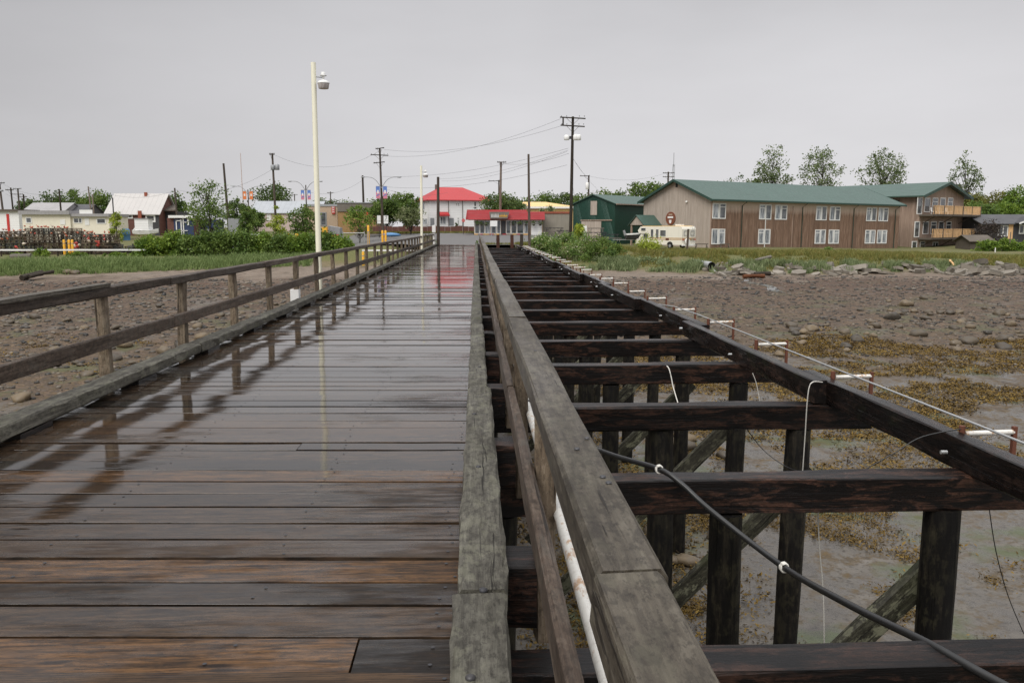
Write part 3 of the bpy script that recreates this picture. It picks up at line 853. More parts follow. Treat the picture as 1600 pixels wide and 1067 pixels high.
def tree(name, label, base, H, w, h0, mat_, seed, ncl=60, nl=26, lsize=.3, crad=None, trunk=None, group=None, shape="round", cat="tree", airy=.5, forks=1):
    r = random.Random(seed)
    t = thing(name, label, cat, base, 0, group)
    lv, tb = Leaves(seed), MB()
    tr_ = trunk or H * .018 + .05
    crad = crad or w * .16
    zc, rz_ = (h0 + H) / 2, (H - h0) / 2
    lean = Vector((r.uniform(-.03, .03) * H, r.uniform(-.03, .03) * H, 0))
    n = 7
    ax_ = [Vector((0, 0, -.3)) + (lean * (i / n) + Vector((r.gauss(0, .012) * H, r.gauss(0, .012) * H, 0)) * (i > 0)) + Vector((0, 0, (H * .93 + .3) * i / n)) for i in range(n + 1)]
    tb.tube(ax_, [tr_ * (1 - .9 * i / n) for i in range(n + 1)], 7)
    def on_axis(z):
        f = max(0, min(n - .001, z / (H * .93) * n)); i = int(f)
        return ax_[i].lerp(ax_[i + 1], f - i)
    for c in range(ncl):
        while True:
            d = Vector((r.uniform(-1, 1), r.uniform(-1, 1), r.uniform(-1, 1)))
            L = d.length
            if L > 1 or L < airy * r.random(): continue
            if shape == "cone" and math.hypot(d.x, d.y) > .55 * (1 - d.z) + .08: continue
            if shape == "oval" and math.hypot(d.x, d.y) > .55 + .45 * (1 - abs(d.z + .25)): continue
            if shape == "broad" and d.z < -.5 and math.hypot(d.x, d.y) > .7: continue
            break
        wob = 1 + .22 * mn.noise(d * 1.9 + Vector((seed * 3.7, 0, 0)))
        p = on_axis(zc + d.z * rz_ * .9) * .6 + Vector((d.x * w / 2 * wob, d.y * w / 2 * wob, 0))
        p.z = zc + d.z * rz_ * (1 if d.z > 0 else wob)
        cr = crad * r.uniform(.65, 1.3)
        lv.clump(p, cr * 1.1, int(nl * 1.7 * r.uniform(.7, 1.3)), lsize * 1.25)
        if c % 2 == 0:
            root = on_axis(max(h0 * .6, p.z - math.hypot(p.x, p.y) * r.uniform(.7, 1.2) - .1 * H * (1 if shape != "cone" else 0)))
            mid = root.lerp(p, .5) + Vector((0, 0, -.05 * w))
            tb.tube([root, mid, p], [tr_ * .32, tr_ * .2, tr_ * .07], 5, caps=False)
    tb.build("trunk", M['bark'], t)
    lv.build("crown", mat_, t)
    return t

def shrub(name, label, base, w, h, mat_, seed, ncl=34, nl=30, lsize=.17, d=None, group=None, cat="shrub"):
    r = random.Random(seed)
    t = thing(name, label, cat, base, 0, group)
    lv, tb = Leaves(seed), MB()
    d = d or w * .8
    for c in range(ncl):
        a = r.uniform(0, 6.28); q = math.sqrt(r.random()); z = r.random() ** .8
        rr_ = q * math.sqrt(max(.05, 1 - z * z * .85)) * (1 + .3 * mn.noise(Vector((a, z * 2, seed))))
        p = Vector((math.cos(a) * rr_ * w / 2, math.sin(a) * rr_ * d / 2, z * h * .88 * (1 + .2 * mn.noise(Vector((math.cos(a) * 1.5, seed * 1.7, math.sin(a)))))))
        lv.clump(p, min(w, h) * .24 * r.uniform(.7, 1.25), int(nl * 1.5), lsize * 1.15, .8)
        if c % 4 == 0: tb.tube([(p.x * .15, p.y * .15, -.2), p * .6, p], [.035, .025, .01], 5, caps=False)
    tb.build("stems", M['bark'], t)
    lv.build("foliage", mat_, t)
    return t

def blades(name, label, spots, hgt, wid, m_, seed, lean=.35):
    "grass: tapered blades, many per tuft, one object"
    r = random.Random(seed); v, f, t = [], [], []
    for (x, y, z, s_) in spots:
        ct = r.random()
        for _ in range(7):
            a = r.uniform(0, 6.28); px_, py_ = x + r.gauss(0, .12), y + r.gauss(0, .12)
            h = hgt * s_ * r.uniform(.6, 1.15); w_ = wid * r.uniform(.7, 1.3)
            dx, dy = math.cos(a) * w_, math.sin(a) * w_
            lx, ly = r.gauss(0, lean) * h, r.gauss(0, lean) * h
            b = len(v)
            v += [(px_ - dx, py_ - dy, z - .06), (px_ + dx, py_ + dy, z - .06), (px_ + dx * .7 + lx * .4, py_ + dy * .7 + ly * .4, z + h * .6), (px_ - dx * .7 + lx * .4, py_ - dy * .7 + ly * .4, z + h * .6), (px_ + lx, py_ + ly, z + h)]
            f += [(b, b + 1, b + 2, b + 3), (b + 3, b + 2, b + 4)]
            t += [min(1, max(0, ct * .8 + r.uniform(0, .25)))] * 5
    me = bpy.data.meshes.new(name); me.from_pydata(v, [], f)
    a = me.attributes.new("tint", 'FLOAT', 'POINT'); a.data.foreach_set("value", t)
    me.materials.append(m_)
    o = bpy.data.objects.new(name, me); COL.objects.link(o)
    return tag(o, label, "grass", None, "stuff")

r = random.Random(11)
def strip_spots(n, x0, x1, d0, d1, clear=None, nscale=.3, thr=-.35, edge=1.0):
    o = []
    while len(o) < n:
        x = r.uniform(x0, x1); q = r.random(); t = toe(x); y = t + d0 + (d1 - d0) * q
        if clear and clear(x, y): continue
        nv = mn.noise(Vector((x * nscale, y * nscale, 1)))
        if nv < thr: continue
        o.append((x, y, ground(x, y), (.55 + .6 * min(1, q * 3)) * (1 + .35 * nv)))
    return o
pier_clear = lambda x, y: -5.2 < x < 5.0
blades("dune_grass", "band of tall blue green dune grass along the left shore above the sand", strip_spots(4600, -62, -16, .8, 5.6, pier_clear, .3, -.8), .60, .03, M['grass'], 1)
blades("dune_grass", "tall green grass on the right shore beside the hedge", [q for q in strip_spots(2800, 50, 82, 1.4, 16) if q[0] > 58 + 4 * mn.noise(Vector((q[1] * .3, 0, 0)))], .85, .035, M['grass'], 2)
blades("meadow_grass", "rough yellowish and rusty grass on the bank in front of the long brown building", strip_spots(6500, 8, 64, 2.2, 17, lambda x, y: x < 12.5 + 2 * mn.noise(Vector((y * .3, 0, 0))) and y < 84, .4, -.3), .40, .03, M['grass_dry'], 3)
blades("bank_grass", "grey green tufts on the lower right bank above the rubble", strip_spots(1100, 9, 45, .8, 3.5, None, .55, .05), .6, .04, M['leaf_grey'], 4)
blades("verge_grass", "green verge between the open trestle end and the red roofed shop", [(x, y, gtop(x, y), .8) for x, y in ((r.uniform(.6, 9), r.uniform(80.5, 86)) for _ in range(700)) if x > 4.1 or y < 81.5], .3, .03, M['grass_dry'], 5)

# left hedge: individual shrubs along the bank
hedge = [(232, 372, 404, 34, 'leaf_bright'), (268, 366, 402, 40, 'leaf_bright'), (300, 372, 405, 36, 'leaf'), (335, 364, 406, 46, 'leaf'), (372, 366, 407, 44, 'leaf'),
         (405, 369, 406, 40, 'leaf_bright'), (438, 367, 408, 44, 'leaf'), (470, 368, 408, 40, 'leaf_bright'), (500, 367, 409, 36, 'leaf'), (528, 371, 409, 30, 'leaf_bright')]
desc = ["low bright green shrub at the left end of the hedge by the white rail", "taller bright green shrub below the small white boat", "mid green shrub right of the tall bright one in the hedge",
        "large green shrub in front of the blue shed, hedge on the left bank", "broad green shrub in front of the grey utility cabinet", "bright green shrub below the upturned white skiff",
        "deep green shrub between the skiff and the cream lamp pole", "bright green shrub just left of the cream lamp pole", "green shrub directly behind the cream lamp pole", "bright shrub at the right end of the hedge near the rail gate"]
for i, (px, pt, pb_, wpx, m_) in enumerate(hedge):
    Y = 87 + r.uniform(-.8, .8); x = ax(px, Y)
    zb = az(pb_, Y); h = az(pt, Y) - zb
    zb = min(zb, ground(x, Y)); h = az(pt, Y) - zb
    shrub("hedge_shrub", desc[i], (x, Y, zb), wpx / F * Y * 1.45, h * 1.08, M[m_], 100 + i, 76, 36, .25, 3.4, "shrubs of the hedge on the left bank")
for i, (px, pt, pb_, wpx, lb) in enumerate([(60, 388, 404, 26, "low bright bush breaking the white rail at the far left"), (118, 392, 404, 30, "low bush under the white rail below the yellow bollards"), (180, 394, 405, 40, "spreading low bush under the right end of the white rail"), (25, 394, 403, 20, "small bush at the left picture edge below the white rail")]):
    Y = 85; x = ax(px, Y); zb = az(pb_, Y)
    zb = min(zb, ground(x, Y) - .1)
    shrub("low_bush", lb, (x, Y, zb), wpx / F * Y * 1.3, az(pt, Y) - zb, M['leaf_bright'], 130 + i, 26, 30, .17, 2.0)
shrub("pier_bush", "small green bush at the shore end of the left railing", (-4.6, 80.5, -.3), 1.8, 1.3, M['leaf'], 140, 16, 26, .14)
shrub("pier_bush", "tiny green weed growing at the end of the right kerb", (.1, 79.8, -.1), .5, .5, M['leaf'], 141, 6, 20, .1)

# small trees on the left, one by one
for (lb, nm, px, pt, pb_, wpx, Y, m_, sh, sd, kw) in [
    ("thin young tree with sparse leaves in front of the white roofed house", "young_tree", 184, 333, 392, 26, 98, 'leaf_yellow', "oval", 201, dict(ncl=26, nl=20, lsize=.2)),
    ("dark spreading conifer right of the white roofed house", "conifer", 276, 296, 350, 48, 150, 'leaf_dark', "cone", 202, dict(ncl=70, nl=30, lsize=.38)),
    ("large light green tree in front of the blue shed", "broadleaf_tree", 330, 284, 385, 66, 106, 'leaf', "oval", 203, dict(ncl=70, nl=22, lsize=.24, airy=.4)),
    ("slim green tree left of the pink walled long building", "young_tree", 385, 318, 388, 32, 100, 'leaf', "oval", 204, dict(ncl=44, nl=22, lsize=.22)),
    ("round dark tree behind the roof of the long pale building", "broadleaf_tree", 428, 287, 345, 54, 190, 'leaf_dark', "round", 205, dict(ncl=70, nl=26, lsize=.42)),
    ("slim young tree before the middle of the long pale building", "young_tree", 434, 322, 384, 28, 98, 'leaf_yellow', "oval", 206, dict(ncl=30, nl=18, lsize=.2)),
    ("bushy small tree left of the cream lamp pole", "young_tree", 474, 322, 380, 44, 102, 'leaf', "round", 207, dict(ncl=50, nl=24, lsize=.22)),
    ("small street tree in front of the ochre walled building", "street_tree", 562, 322, 366, 44, 118, 'leaf_bright', "round", 208, dict(ncl=44, nl=20, lsize=.24)),
    ("dark tree left of the twin orange banners", "broadleaf_tree", 372, 312, 350, 40, 170, 'leaf_dark', "round", 209, dict(ncl=44, nl=24, lsize=.38)),
    ("small green tree before the left end of the pink building", "broadleaf_tree", 400, 328, 366, 34, 150, 'leaf', "round", 216, dict(ncl=40, nl=24, lsize=.34)),
    ("large dark green tree left of the red roofed house", "broadleaf_tree", 604, 306, 366, 50, 140, 'leaf', "broad", 210, dict(ncl=80, nl=28, lsize=.34)),
    ("rounded tree between the banner pole and the blossoming bush", "broadleaf_tree", 634, 300, 362, 44, 146, 'leaf', "broad", 211, dict(ncl=70, nl=28, lsize=.34)),
    ("white flowering bush beside the white house", "flowering_bush", 642, 322, 362, 36, 132, 'leaf_blossom', "round", 212, dict(ncl=50, nl=24, lsize=.28)),
    ("dark evergreen growing behind the red roofed shop", "broadleaf_tree", 785, 303, 350, 62, 140, 'leaf_dark', "broad", 213, dict(ncl=90, nl=28, lsize=.32)),
    ("small grey green tree in front of the yellow roofed building", "young_tree", 853, 322, 345, 30, 142, 'leaf_grey', "round", 214, dict(ncl=26, nl=18, lsize=.26)),
    ("narrow dark conifer shrub beside the white house door", "conifer", 713, 345, 358, 5, 143, 'leaf_dark', "cone", 215, dict(ncl=14, nl=18, lsize=.2))]:
    x = ax(px, Y); zb = min(az(pb_, Y), ground(x, Y)); zt = az(pt, Y)
    H = zt - zb; w = wpx / F * Y
    tree(nm, lb, (x, Y, zb), H, w, H * (.25 if sh != "cone" else .08), M[m_], sd, shape=sh, **kw)

# tree belt behind the town: each its own tree
belt = [(85, 302, 40, 230), (120, 299, 44, 240), (150, 296, 40, 235), (50, 312, 30, 240), (205, 318, 40, 240),
        (545, 312, 18, 300), (520, 310, 26, 300), (500, 312, 20, 300), (848, 304, 40, 230), (875, 300, 50, 235), (915, 303, 46, 220), (950, 301, 50, 215), (985, 292, 56, 210), (1008, 280, 54, 205), (822, 312, 30, 240), (800, 314, 26, 250), (905, 309, 40, 240)]
for i, (px, pt, wpx, Y) in enumerate(belt):
    x = ax(px, Y); zb = .8; H = az(pt, Y) - zb
    where = "left skyline" if px < 400 else ("centre skyline beyond the ochre store" if px < 700 else "skyline between red shop and hotel")
    tree("skyline_tree", "rounded green tree on the " + where, (x, Y, zb), H, wpx / F * Y * 1.2, H * .15, M['leaf' if i % 3 else 'leaf_dark'], 300 + i, 64, 30, .5, crad=1.5, shape="broad", group="trees of the belt on the " + where)
for i, (px, pt, wpx, Y) in enumerate([(1118, 279, 8, 190), (1128, 281, 9, 195), (1136, 277, 8, 190), (1150, 275, 22, 200), (1168, 277, 24, 190), (1178, 276, 16, 200), (1262, 284, 22, 205), (1320, 282, 7, 190)]):
    x = ax(px, Y); H = az(pt, Y) + .5
    tree("skyline_conifer", "dark conifer top showing just above the hotel roof ridge", (x, Y, -.5), H, wpx / F * Y * 1.1, H * .3, M['leaf_dark'], 330 + i, 40, 26, .4, crad=1.0, shape="cone", group="conifers behind the hotel ridge")
for i, (px, pt, pb_, wpx, lb) in enumerate([(1202, 226, 300, 58, "leftmost tall airy alder behind the hotel roof"), (1277, 226, 300, 62, "second tall airy alder from the left behind the hotel roof"), (1373, 228, 300, 70, "widest tall alder behind the far end of the hotel roof"), (1506, 236, 330, 58, "tall airy alder right of the three storey wing")]):
    Y = 165; x = ax(px, Y); zb = -.5; H = az(pt, Y) - zb; w = wpx / F * Y
    tree("alder", lb, (x, Y, zb), H, w, H - (pb_ - pt + 6) / F * Y, M['leaf_alder'], 350 + i, (115, 105, 125, 120)[i], 13, .33, crad=(.8, .9, .85, .75)[i], trunk=.22, shape=("oval", "round", "broad", "oval")[i], airy=.55)
for i, (px, pt, wpx, Y, m_, lb) in enumerate([(1515, 303, 40, 150, 'leaf_brown', "bronze green tree directly right of the three storey wing"), (1548, 298, 56, 152, 'leaf_brown', "wide bronze tree above the pale blue house"), (1585, 292, 60, 150, 'leaf_bright', "bright green tree at the right edge behind the dark house"), (1620, 296, 60, 150, 'leaf', "green tree cut off by the right picture edge"), (1530, 318, 50, 145, 'leaf', "lower green tree behind the pale blue house roof"), (1570, 315, 60, 146, 'leaf_bright', "lower bright tree behind the dark house roof")]):
    x = ax(px, Y); zb = -1.0; H = az(pt, Y) - zb
    tree("broadleaf_tree", lb, (x, Y, zb), H, wpx / F * Y * 1.15, H * .1, M[m_], 370 + i, 110, 34, .34, crad=1.0, shape="broad")

# bushes by the right end of the trestle
for i, (px, pt, pb_, wpx, Y, m_, lb) in enumerate([(850, 368, 398, 40, 84, 'leaf_rose', "pale flowering bush nearest the weathered leaning pole"), (880, 366, 402, 44, 83, 'leaf_rose', "pale flowering bush below the concrete wall"),
        (912, 368, 405, 44, 82, 'leaf_rose', "pale flowering bush below the green shed doors"), (940, 372, 408, 36, 81, 'leaf', "green bush at the right end of the flowering thicket"), (962, 384, 408, 30, 79, 'leaf', "low green bush left of the round yellow green one"),
        (905, 352, 385, 14, 86, 'leaf_yellow', "slender yellow green sapling rising from the flowering thicket"),
        (842, 374, 402, 26, 78, 'leaf_rose', "pale flowering bush right beside the last brackets of the trestle"), (866, 376, 408, 36, 77.5, 'leaf_rose', "pale flowering bush in front, second from the trestle"), (896, 379, 411, 38, 77.5, 'leaf_rose', "pale flowering bush in front, third from the trestle"), (925, 383, 413, 34, 77, 'leaf', "green bush in front of the flowering thicket's right half"), (953, 390, 415, 30, 76.5, 'leaf', "low green bush at the thicket's right front corner"),
        (1012, 369, 408, 38, 81, 'leaf_yellow', "round yellow green bush in front of the motorhome"), (1050, 395, 412, 44, 79, 'leaf_grey', "low grey green bush on the bank below the motorhome"), (975, 402, 420, 36, 76, 'leaf_grey', "silvery low bush at the foot of the bank by the trestle"),
        (1010, 403, 422, 36, 76, 'leaf_grey', "silvery low bush below the round yellow green bush"), (1040, 406, 424, 30, 75, 'leaf_grey', "silvery low bush just left of the culvert pipe"), (938, 398, 415, 30, 77, 'leaf_grey', "silvery low bush closest to the trestle brackets"),
        (1185, 398, 416, 30, 78, 'leaf_grey', "grey green tuft bush right of the plank above the rubble"), (1250, 400, 417, 40, 79, 'leaf_grey', "broad grey green tuft bush in front of the third window pair"), (1298, 388, 402, 14, 84, 'leaf', "small green bush near the middle of the hotel lawn")]):
    x = ax(px, Y); zb = min(az(pb_, Y), ground(x, Y)); h = az(pt, Y) - zb
    shrub("bank_shrub", lb, (x, Y, zb), wpx / F * Y * 1.3, max(.8, h * 1.08), M[m_], 400 + i, 36, 32, .17, 2.6)
for i, (px, wpx, lb) in enumerate([(1545, 34, "clipped green hedge section left of the white stake"), (1575, 40, "clipped green hedge section right of the white stake"), (1610, 50, "clipped green hedge section leaving the right picture edge")]):
    Y = 108; x = ax(px, Y); zb = az(395, Y)
    shrub("garden_hedge", lb, (x, Y, zb), wpx / F * Y * 1.3, az(375, Y) - zb, M['leaf_bright'], 430 + i, 50, 34, .2, 2.2)
shrub("maroon_bush", "dark maroon bush between the pale blue house and the dark house", (ax(1545, 118), 118, az(388, 118)), 4.2, az(347, 118) - az(388, 118), M['leaf_maroon'], 440, 44, 34, .22)

# ------------------------------------------------------------------ buildings
def ext(face, off, a0, a1, z0, z1, d0, d1):
    if face == 'y0': return (a0, a1, off - d1, off - d0, z0, z1)
    if face == 'y1': return (a0, a1, off + d0, off + d1, z0, z1)
    if face == 'x0': return (off - d1, off - d0, a0, a1, z0, z1)
    return (off + d0, off + d1, a0, a1, z0, z1)
def window(t, face, off, a0, z0, w, h, mull=(), bars=(), fr=.11, fm='white_paint', gm='glass', name="window"):
    f = MB(); a1, z1 = a0 + w, z0 + h
    for (p, q, s_, u) in ((a0, a1, z0, z0 + fr), (a0, a1, z1 - fr, z1), (a0, a0 + fr, z0 + fr, z1 - fr), (a1 - fr, a1, z0 + fr, z1 - fr)):
        f.box(*ext(face, off, p, q, s_, u, -.02, .06))
    for m_ in mull: f.box(*ext(face, off, a0 + w * m_ - fr * .5, a0 + w * m_ + fr * .5, z0 + fr, z1 - fr, -.02, .055))
    for (b, c0, c1) in bars: f.box(*ext(face, off, a0 + w * c0 + fr * .5, a0 + w * c1 - fr * .5, z0 + h * b - fr * .35, z0 + h * b + fr * .35, -.02, .045))
    o = f.build(name, M[fm], t)
    MB().box(*ext(face, off, a0 + fr * .8, a1 - fr * .8, z0 + fr * .8, z1 - fr * .8, -.02, .015)).build("pane", M[gm], o)
    return o
def panel(t, name, m_, face, off, a0, a1, z0, z1, d0=-.02, d1=.04):
    return MB().box(*ext(face, off, a0, a1, z0, z1, d0, d1)).build(name, M[m_], t)
def gable(t, L, W, H, rise, oh, wm, rm, th=.14, fascia=None, base=.6):
    MB().prism([(0, 0, -base), (0, W, -base), (0, W, H), (0, W / 2, H + rise), (0, 0, H)], (L, 0, 0)).build("wall", M[wm], t)
    k_ = rise / (W / 2)
    rb_ = MB()
    for s_ in (0, 1):
        y0, y1 = (-oh, W / 2) if s_ == 0 else (W + oh, W / 2)
        z0, z1 = H - oh * k_ + th, H + rise + th
        rb_.slab([(-oh, y0, z0), (L + oh, y0, z0), (L + oh, y1, z1), (-oh, y1, z1)], th)
    ro_ = rb_.build("roof", M[rm], t)
    if fascia:
        for xx in (-oh - .04, L + oh):
            for s_ in (0, 1):
                y0 = -oh if s_ == 0 else W + oh
                MB().prism([(xx, y0, H - oh * k_ - .12), (xx, W / 2, H + rise - .12), (xx, W / 2, H + rise + th + .02), (xx, y0, H - oh * k_ + th + .02)], (.04, 0, 0)).build("barge_board", M[fascia], ro_)
        gb = MB()
        gb.box(-oh, L + oh, -oh - .1, -oh - .003, H - oh * k_ - .06, H - oh * k_ + .1)
        gb.build("gutter", M[fascia], ro_)
    return ro_
def hip(t, L, W, H, rise, oh, wm, rm, inset, th=.12, ridge=None, base=.6):
    MB().box(0, L, 0, W, -base, H).build("wall", M[wm], t)
    a, b = ridge or (inset, L - inset)
    c = [(-oh, -oh), (L + oh, -oh), (L + oh, W + oh), (-oh, W + oh)]
    vs = [(x, y, H - .02) for x, y in c] + [(x, y, H + th) for x, y in c] + [(a, W / 2, H + rise), (b, W / 2, H + rise)]
    m_ = MB()
    m_.add(vs, [(3, 2, 1, 0), (0, 1, 5, 4), (1, 2, 6, 5), (2, 3, 7, 6), (3, 0, 4, 7), (4, 5, 9, 8), (5, 6, 9), (6, 7, 8, 9), (7, 4, 8)])
    return m_.build("roof", M[rm], t)

M['cedar_grey'] = boards("silvered_cedar_boards", (.26, .215, .18), (.43, .365, .31), (.54, .47, .41), .24, stripe=.35, band=[(7.0, .8, (.40, .27, .20), .5)])
M['cedar_brown'] = boards("weathered_brown_boards", (.075, .040, .025), (.225, .135, .088), (.47, .335, .245), .24, stripe=.5, band=[(4.2, .9, (.60, .47, .38), .9)])
M['cedar_mid'] = boards("patchy_cedar_boards", (.20, .14, .105), (.40, .29, .225), (.55, .42, .34), .2, stripe=.5)
M['cedar_warm'] = boards("orange_cedar_boards", (.60, .34, .15), (.82, .52, .26), (.88, .62, .36), .18, stripe=.35)
M['green_roof'] = ribbed("green_metal_roof", (.052, .100, .080), .6, .45)
M['dark_green_trim'] = paint("dark_green_trim", (.018, .055, .042), .5, .1)
M['green_wall'] = ribbed("dark_green_ribbed_wall", (.006, .048, .031), .45, .5, "X")
M['red_roof'] = ribbed("red_metal_roof", (.42, .030, .032), .5, .5, "X", var=.12)
M['red_shingle'] = ribbed("red_shingles", (.31, .022, .026), .3, .7, "Z", var=.35)
M['white_wall'] = boards("white_siding", (.80, .80, .79), (.86, .86, .85), (.88, .88, .87), .3, True, .6, stripe=.1)
M['cream_wall'] = paint("cream_wall", (.80, .75, .62), .65, .12, damt=.15)
M['pink_wall'] = paint("pale_pink_wall", (.56, .45, .42), .7, .15, damt=.2)
M['beige_wall'] = paint("beige_stucco", (.48, .37, .27), .8, .12, damt=.2)
M['ochre_wall'] = paint("ochre_wall", (.33, .20, .085), .8, .2, damt=.3)
M['taupe'] = paint("taupe_fascia", (.17, .15, .13), .8, .2)
M['brown_wall'] = boards("brown_house_siding", (.10, .04, .03), (.15, .062, .047), (.20, .09, .07), .2, True, .7)
M['white_roof'] = ribbed("white_metal_roof", (.47, .45, .43), .8, .45, "X", var=.12)
M['grey_roof'] = ribbed("grey_roof", (.34, .33, .33), .5, .6, "X", var=.3)
M['silver_roof'] = ribbed("silver_roof", (.36, .38, .40), 1.0, .5, "X", var=.2)
M['dark_roof'] = ribbed("dark_shingle_roof", (.085, .085, .09), .3, .8, "Z", var=.5)
M['brown_roof'] = ribbed("mossy_brown_roof", (.12, .10, .08), .3, .85, "Z", var=.6)
M['yellow_roof'] = paint("yellow_roof", (.72, .50, .22), .6, .12, damt=.15)
M['concrete'] = paint("stained_concrete", (.29, .265, .22), .85, .35, scale=.6, damt=.55)
M['dark_wall'] = paint("charcoal_wall", (.05, .05, .055), .7, .2)
M['blue_wall'] = boards("pale_blue_siding", (.30, .35, .42), (.38, .43, .50), (.44, .49, .55), .2, True, .6, stripe=.1)
M['pale_blue_trim'] = paint("pale_blue_panel", (.50, .62, .64), .6, .1)
M['fence_brown'] = boards("red_brown_fence_boards", (.09, .035, .025), (.14, .055, .042), (.19, .085, .065), .16)
M['brick'] = paint("red_brick", (.30, .085, .05), .85, .3, scale=6)

# long hotel
hA = at(1110, 388, 99.7)
HR = math.atan2(.46, .888)
hotel = thing("hotel", "long two storey weathered brown hotel with green metal roof and paired white windows", "hotel", (hA.x, 99.7, -.90), HR)
hotel.rotation_euler = (0, .0065, HR)
HL, HW, HH = 35.2, 12.9, 5.92
gable(hotel, HL, HW, HH, 2.42, .6, 'cedar_grey', 'green_roof', .16, 'dark_green_trim', 1.2)
MB().box(0.01, HL, -.035, -.003, -1.2, HH - .12).build("side_cladding", M['cedar_brown'], hotel)
def hs(px):
    q = (px - 745) / F
    return (99.7 * q - hA.x) / (.888 - .46 * q)
OFF = -.035
for (p0, p1, up, lo) in [(1112.5, 1133.5, 1, 1), (1186.5, 1205.6, 1, 1), (1211.7, 1230.6, 1, 0), (1277, 1294, 1, 1), (1299, 1315.5, 1, 1), (1357.6, 1373.8, 1, 1), (1377, 1392.5, 1, 1)]:
    a0, a1 = hs(p0), hs(p1)
    flip = p0 in (1186.5, 1277, 1357.6)
    for on, z0, h in ((up, 3.55, 1.85), (lo, .50, 1.85)):
        if not on: continue
        w2 = (a1 - a0 - .06) / 2
        br = (.76, 0, 1)
        window(hotel, 'y0', OFF, a0, z0, w2, h, bars=[br] if flip else [], gm='curtain')
        window(hotel, 'y0', OFF, a0 + w2 + .06, z0, w2, h, bars=[] if flip else [br], gm='curtain' if z0 < 2 else 'glass')
panel(hotel, "boarded_door", 'cedar_brown', 'y0', OFF, hs(1212), hs(1238), -.1, 2.3, -.01, .05)
for px in (1159, 1255, 1337, 1404):
    s_ = hs(px)
    MB().tube([(s_ + .3, -.55, HH - .3), (s_, -.12, HH - .75), (s_, -.11, -.6)], .05, 7).build("downpipe", M['dark_green_trim'], hotel)
for px in (1197, 1240): MB().box(hs(px) - .04, hs(px) + .04, -.10, -.037, -.4, 5.3).build("vent_pipe", M['white_paint'] if px == 1197 else M['cedar_mid'], hotel)
panel(hotel, "gable_vent", 'black', 'x0', 0, HW / 2 - .2, HW / 2 + .2, 7.5, 8.1, -.02, .02)
panel(hotel, "corner_trim", 'cedar_mid', 'x0', 0, .0, .16, -1, HH - .3, .0, .03)
MB().blob((-.12, 4.4, 5.65), .16, 1, rough=0).build("wall_lamp", M['white_paint'], hotel)
# oval wooden sign on the gable
os_ = MB(); n = 28; SY, SZ = 7.35, 3.65
os_.prism([(-.09, SY + .92 * math.cos(2 * math.pi * i / n), SZ + .82 * math.sin(2 * math.pi * i / n)) for i in range(n)], (.07, 0, 0))
M['sign_brown'] = paint("varnished_sign_wood", (.20, .060, .028), .5, .2)
sg = tag(os_.build("oval_sign", M['sign_brown'], hotel))
pl = MB(); pl.box(-.115, -.092, SY - .52, SY + .52, SZ + .02, SZ + .25); pl.build("lettering_band", M['white_paint'], sg)
pl = MB(); pl.prism([(-.115, SY - .26, SZ - .2), (-.115, SY + .26, SZ - .2), (-.115, SY + .14, SZ - .62), (-.115, SY - .14, SZ - .62)], (.02, 0, 0)); pl.build("emblem", M['white_paint'], sg)
pl = MB(); pl.box(-.112, -.092, SY - .36, SY + .36, SZ + .42, SZ + .55); pl.build("lettering_band", M['beige_wall'], sg)
# porch on the gable
pr_ = MB()
for s_ in (0, 1):
    y0, y1 = (9.0, 10.7) if s_ == 0 else (12.4, 10.7)
    pr_.slab([(-3.0, y0, 2.75), (-.02, y0, 2.75), (-.02, y1, 4.1), (-3.0, y1, 4.1)], .1)
po_ = pr_.build("porch_roof", M['green_roof'], hotel)
MB().prism([(-2.85, 9.3, 2.8), (-2.85, 12.1, 2.8), (-2.85, 10.7, 3.92)], (.08, 0, 0)).build("porch_gable", M['cedar_grey'], po_)
for yy in (9.5, 11.9): MB().box(-2.8, -2.62, yy - .09, yy + .09, -1.0, 2.8).build("porch_post", M['cedar_mid'], po_)
panel(hotel, "door", 'dark_metal', 'x0', 0, 10.2, 11.2, -.4, 2.0, -.02, .05)

# three storey wing with balconies
wA = at(1433, 391, 119)
WR = math.atan2(.6, .8)
wing = thing("hotel_wing", "three storey cedar wing with two orange balconies and green gabled roof", "hotel", (wA.x, 119, wA.z - .1), WR)
WL, WW = 22, 14.4
zE = az(304, 119) - wA.z + .1
# local frame: x along the front gable, y going back
MB().prism([(0, 0, -1), (WW, 0, -1), (WW, 0, zE), (WW / 2, 0, zE + 1.9), (0, 0, zE)], (0, WL, 0)).build("wall", M['cedar_mid'], wing)
rb_ = MB()
kk = 1.9 / (WW / 2)
for s_ in (0, 1):
    x0 = -1.0 if s_ == 0 else WW + 1.0
    rb_.slab([(x0, -1.0, zE - kk + .18), (WW / 2, -1.0, zE + 1.9 + .18), (WW / 2, WL, zE + 1.9 + .18), (x0, WL, zE - kk + .18)], .18)
wr_ = rb_.build("roof", M['green_roof'], wing)
for s_ in (0, 1):
    x0 = -1.0 if s_ == 0 else WW + 1.0
    MB().prism([(x0, -1.05, zE - kk - .2), (WW / 2, -1.05, zE + 1.9 - .2), (WW / 2, -1.05, zE + 2.12), (x0, -1.05, zE - kk + .22)], (0, .045, 0)).build("barge_board", M['dark_green_trim'], wr_)
def ws(px):
    q = (px - 745) / F
    return (119 * q - wA.x) / (.8 - .6 * q)
def wz(py, px):
    Y = 119 + .6 * ws(px)
    return az(py, Y, 1450) - (wA.z - .1)
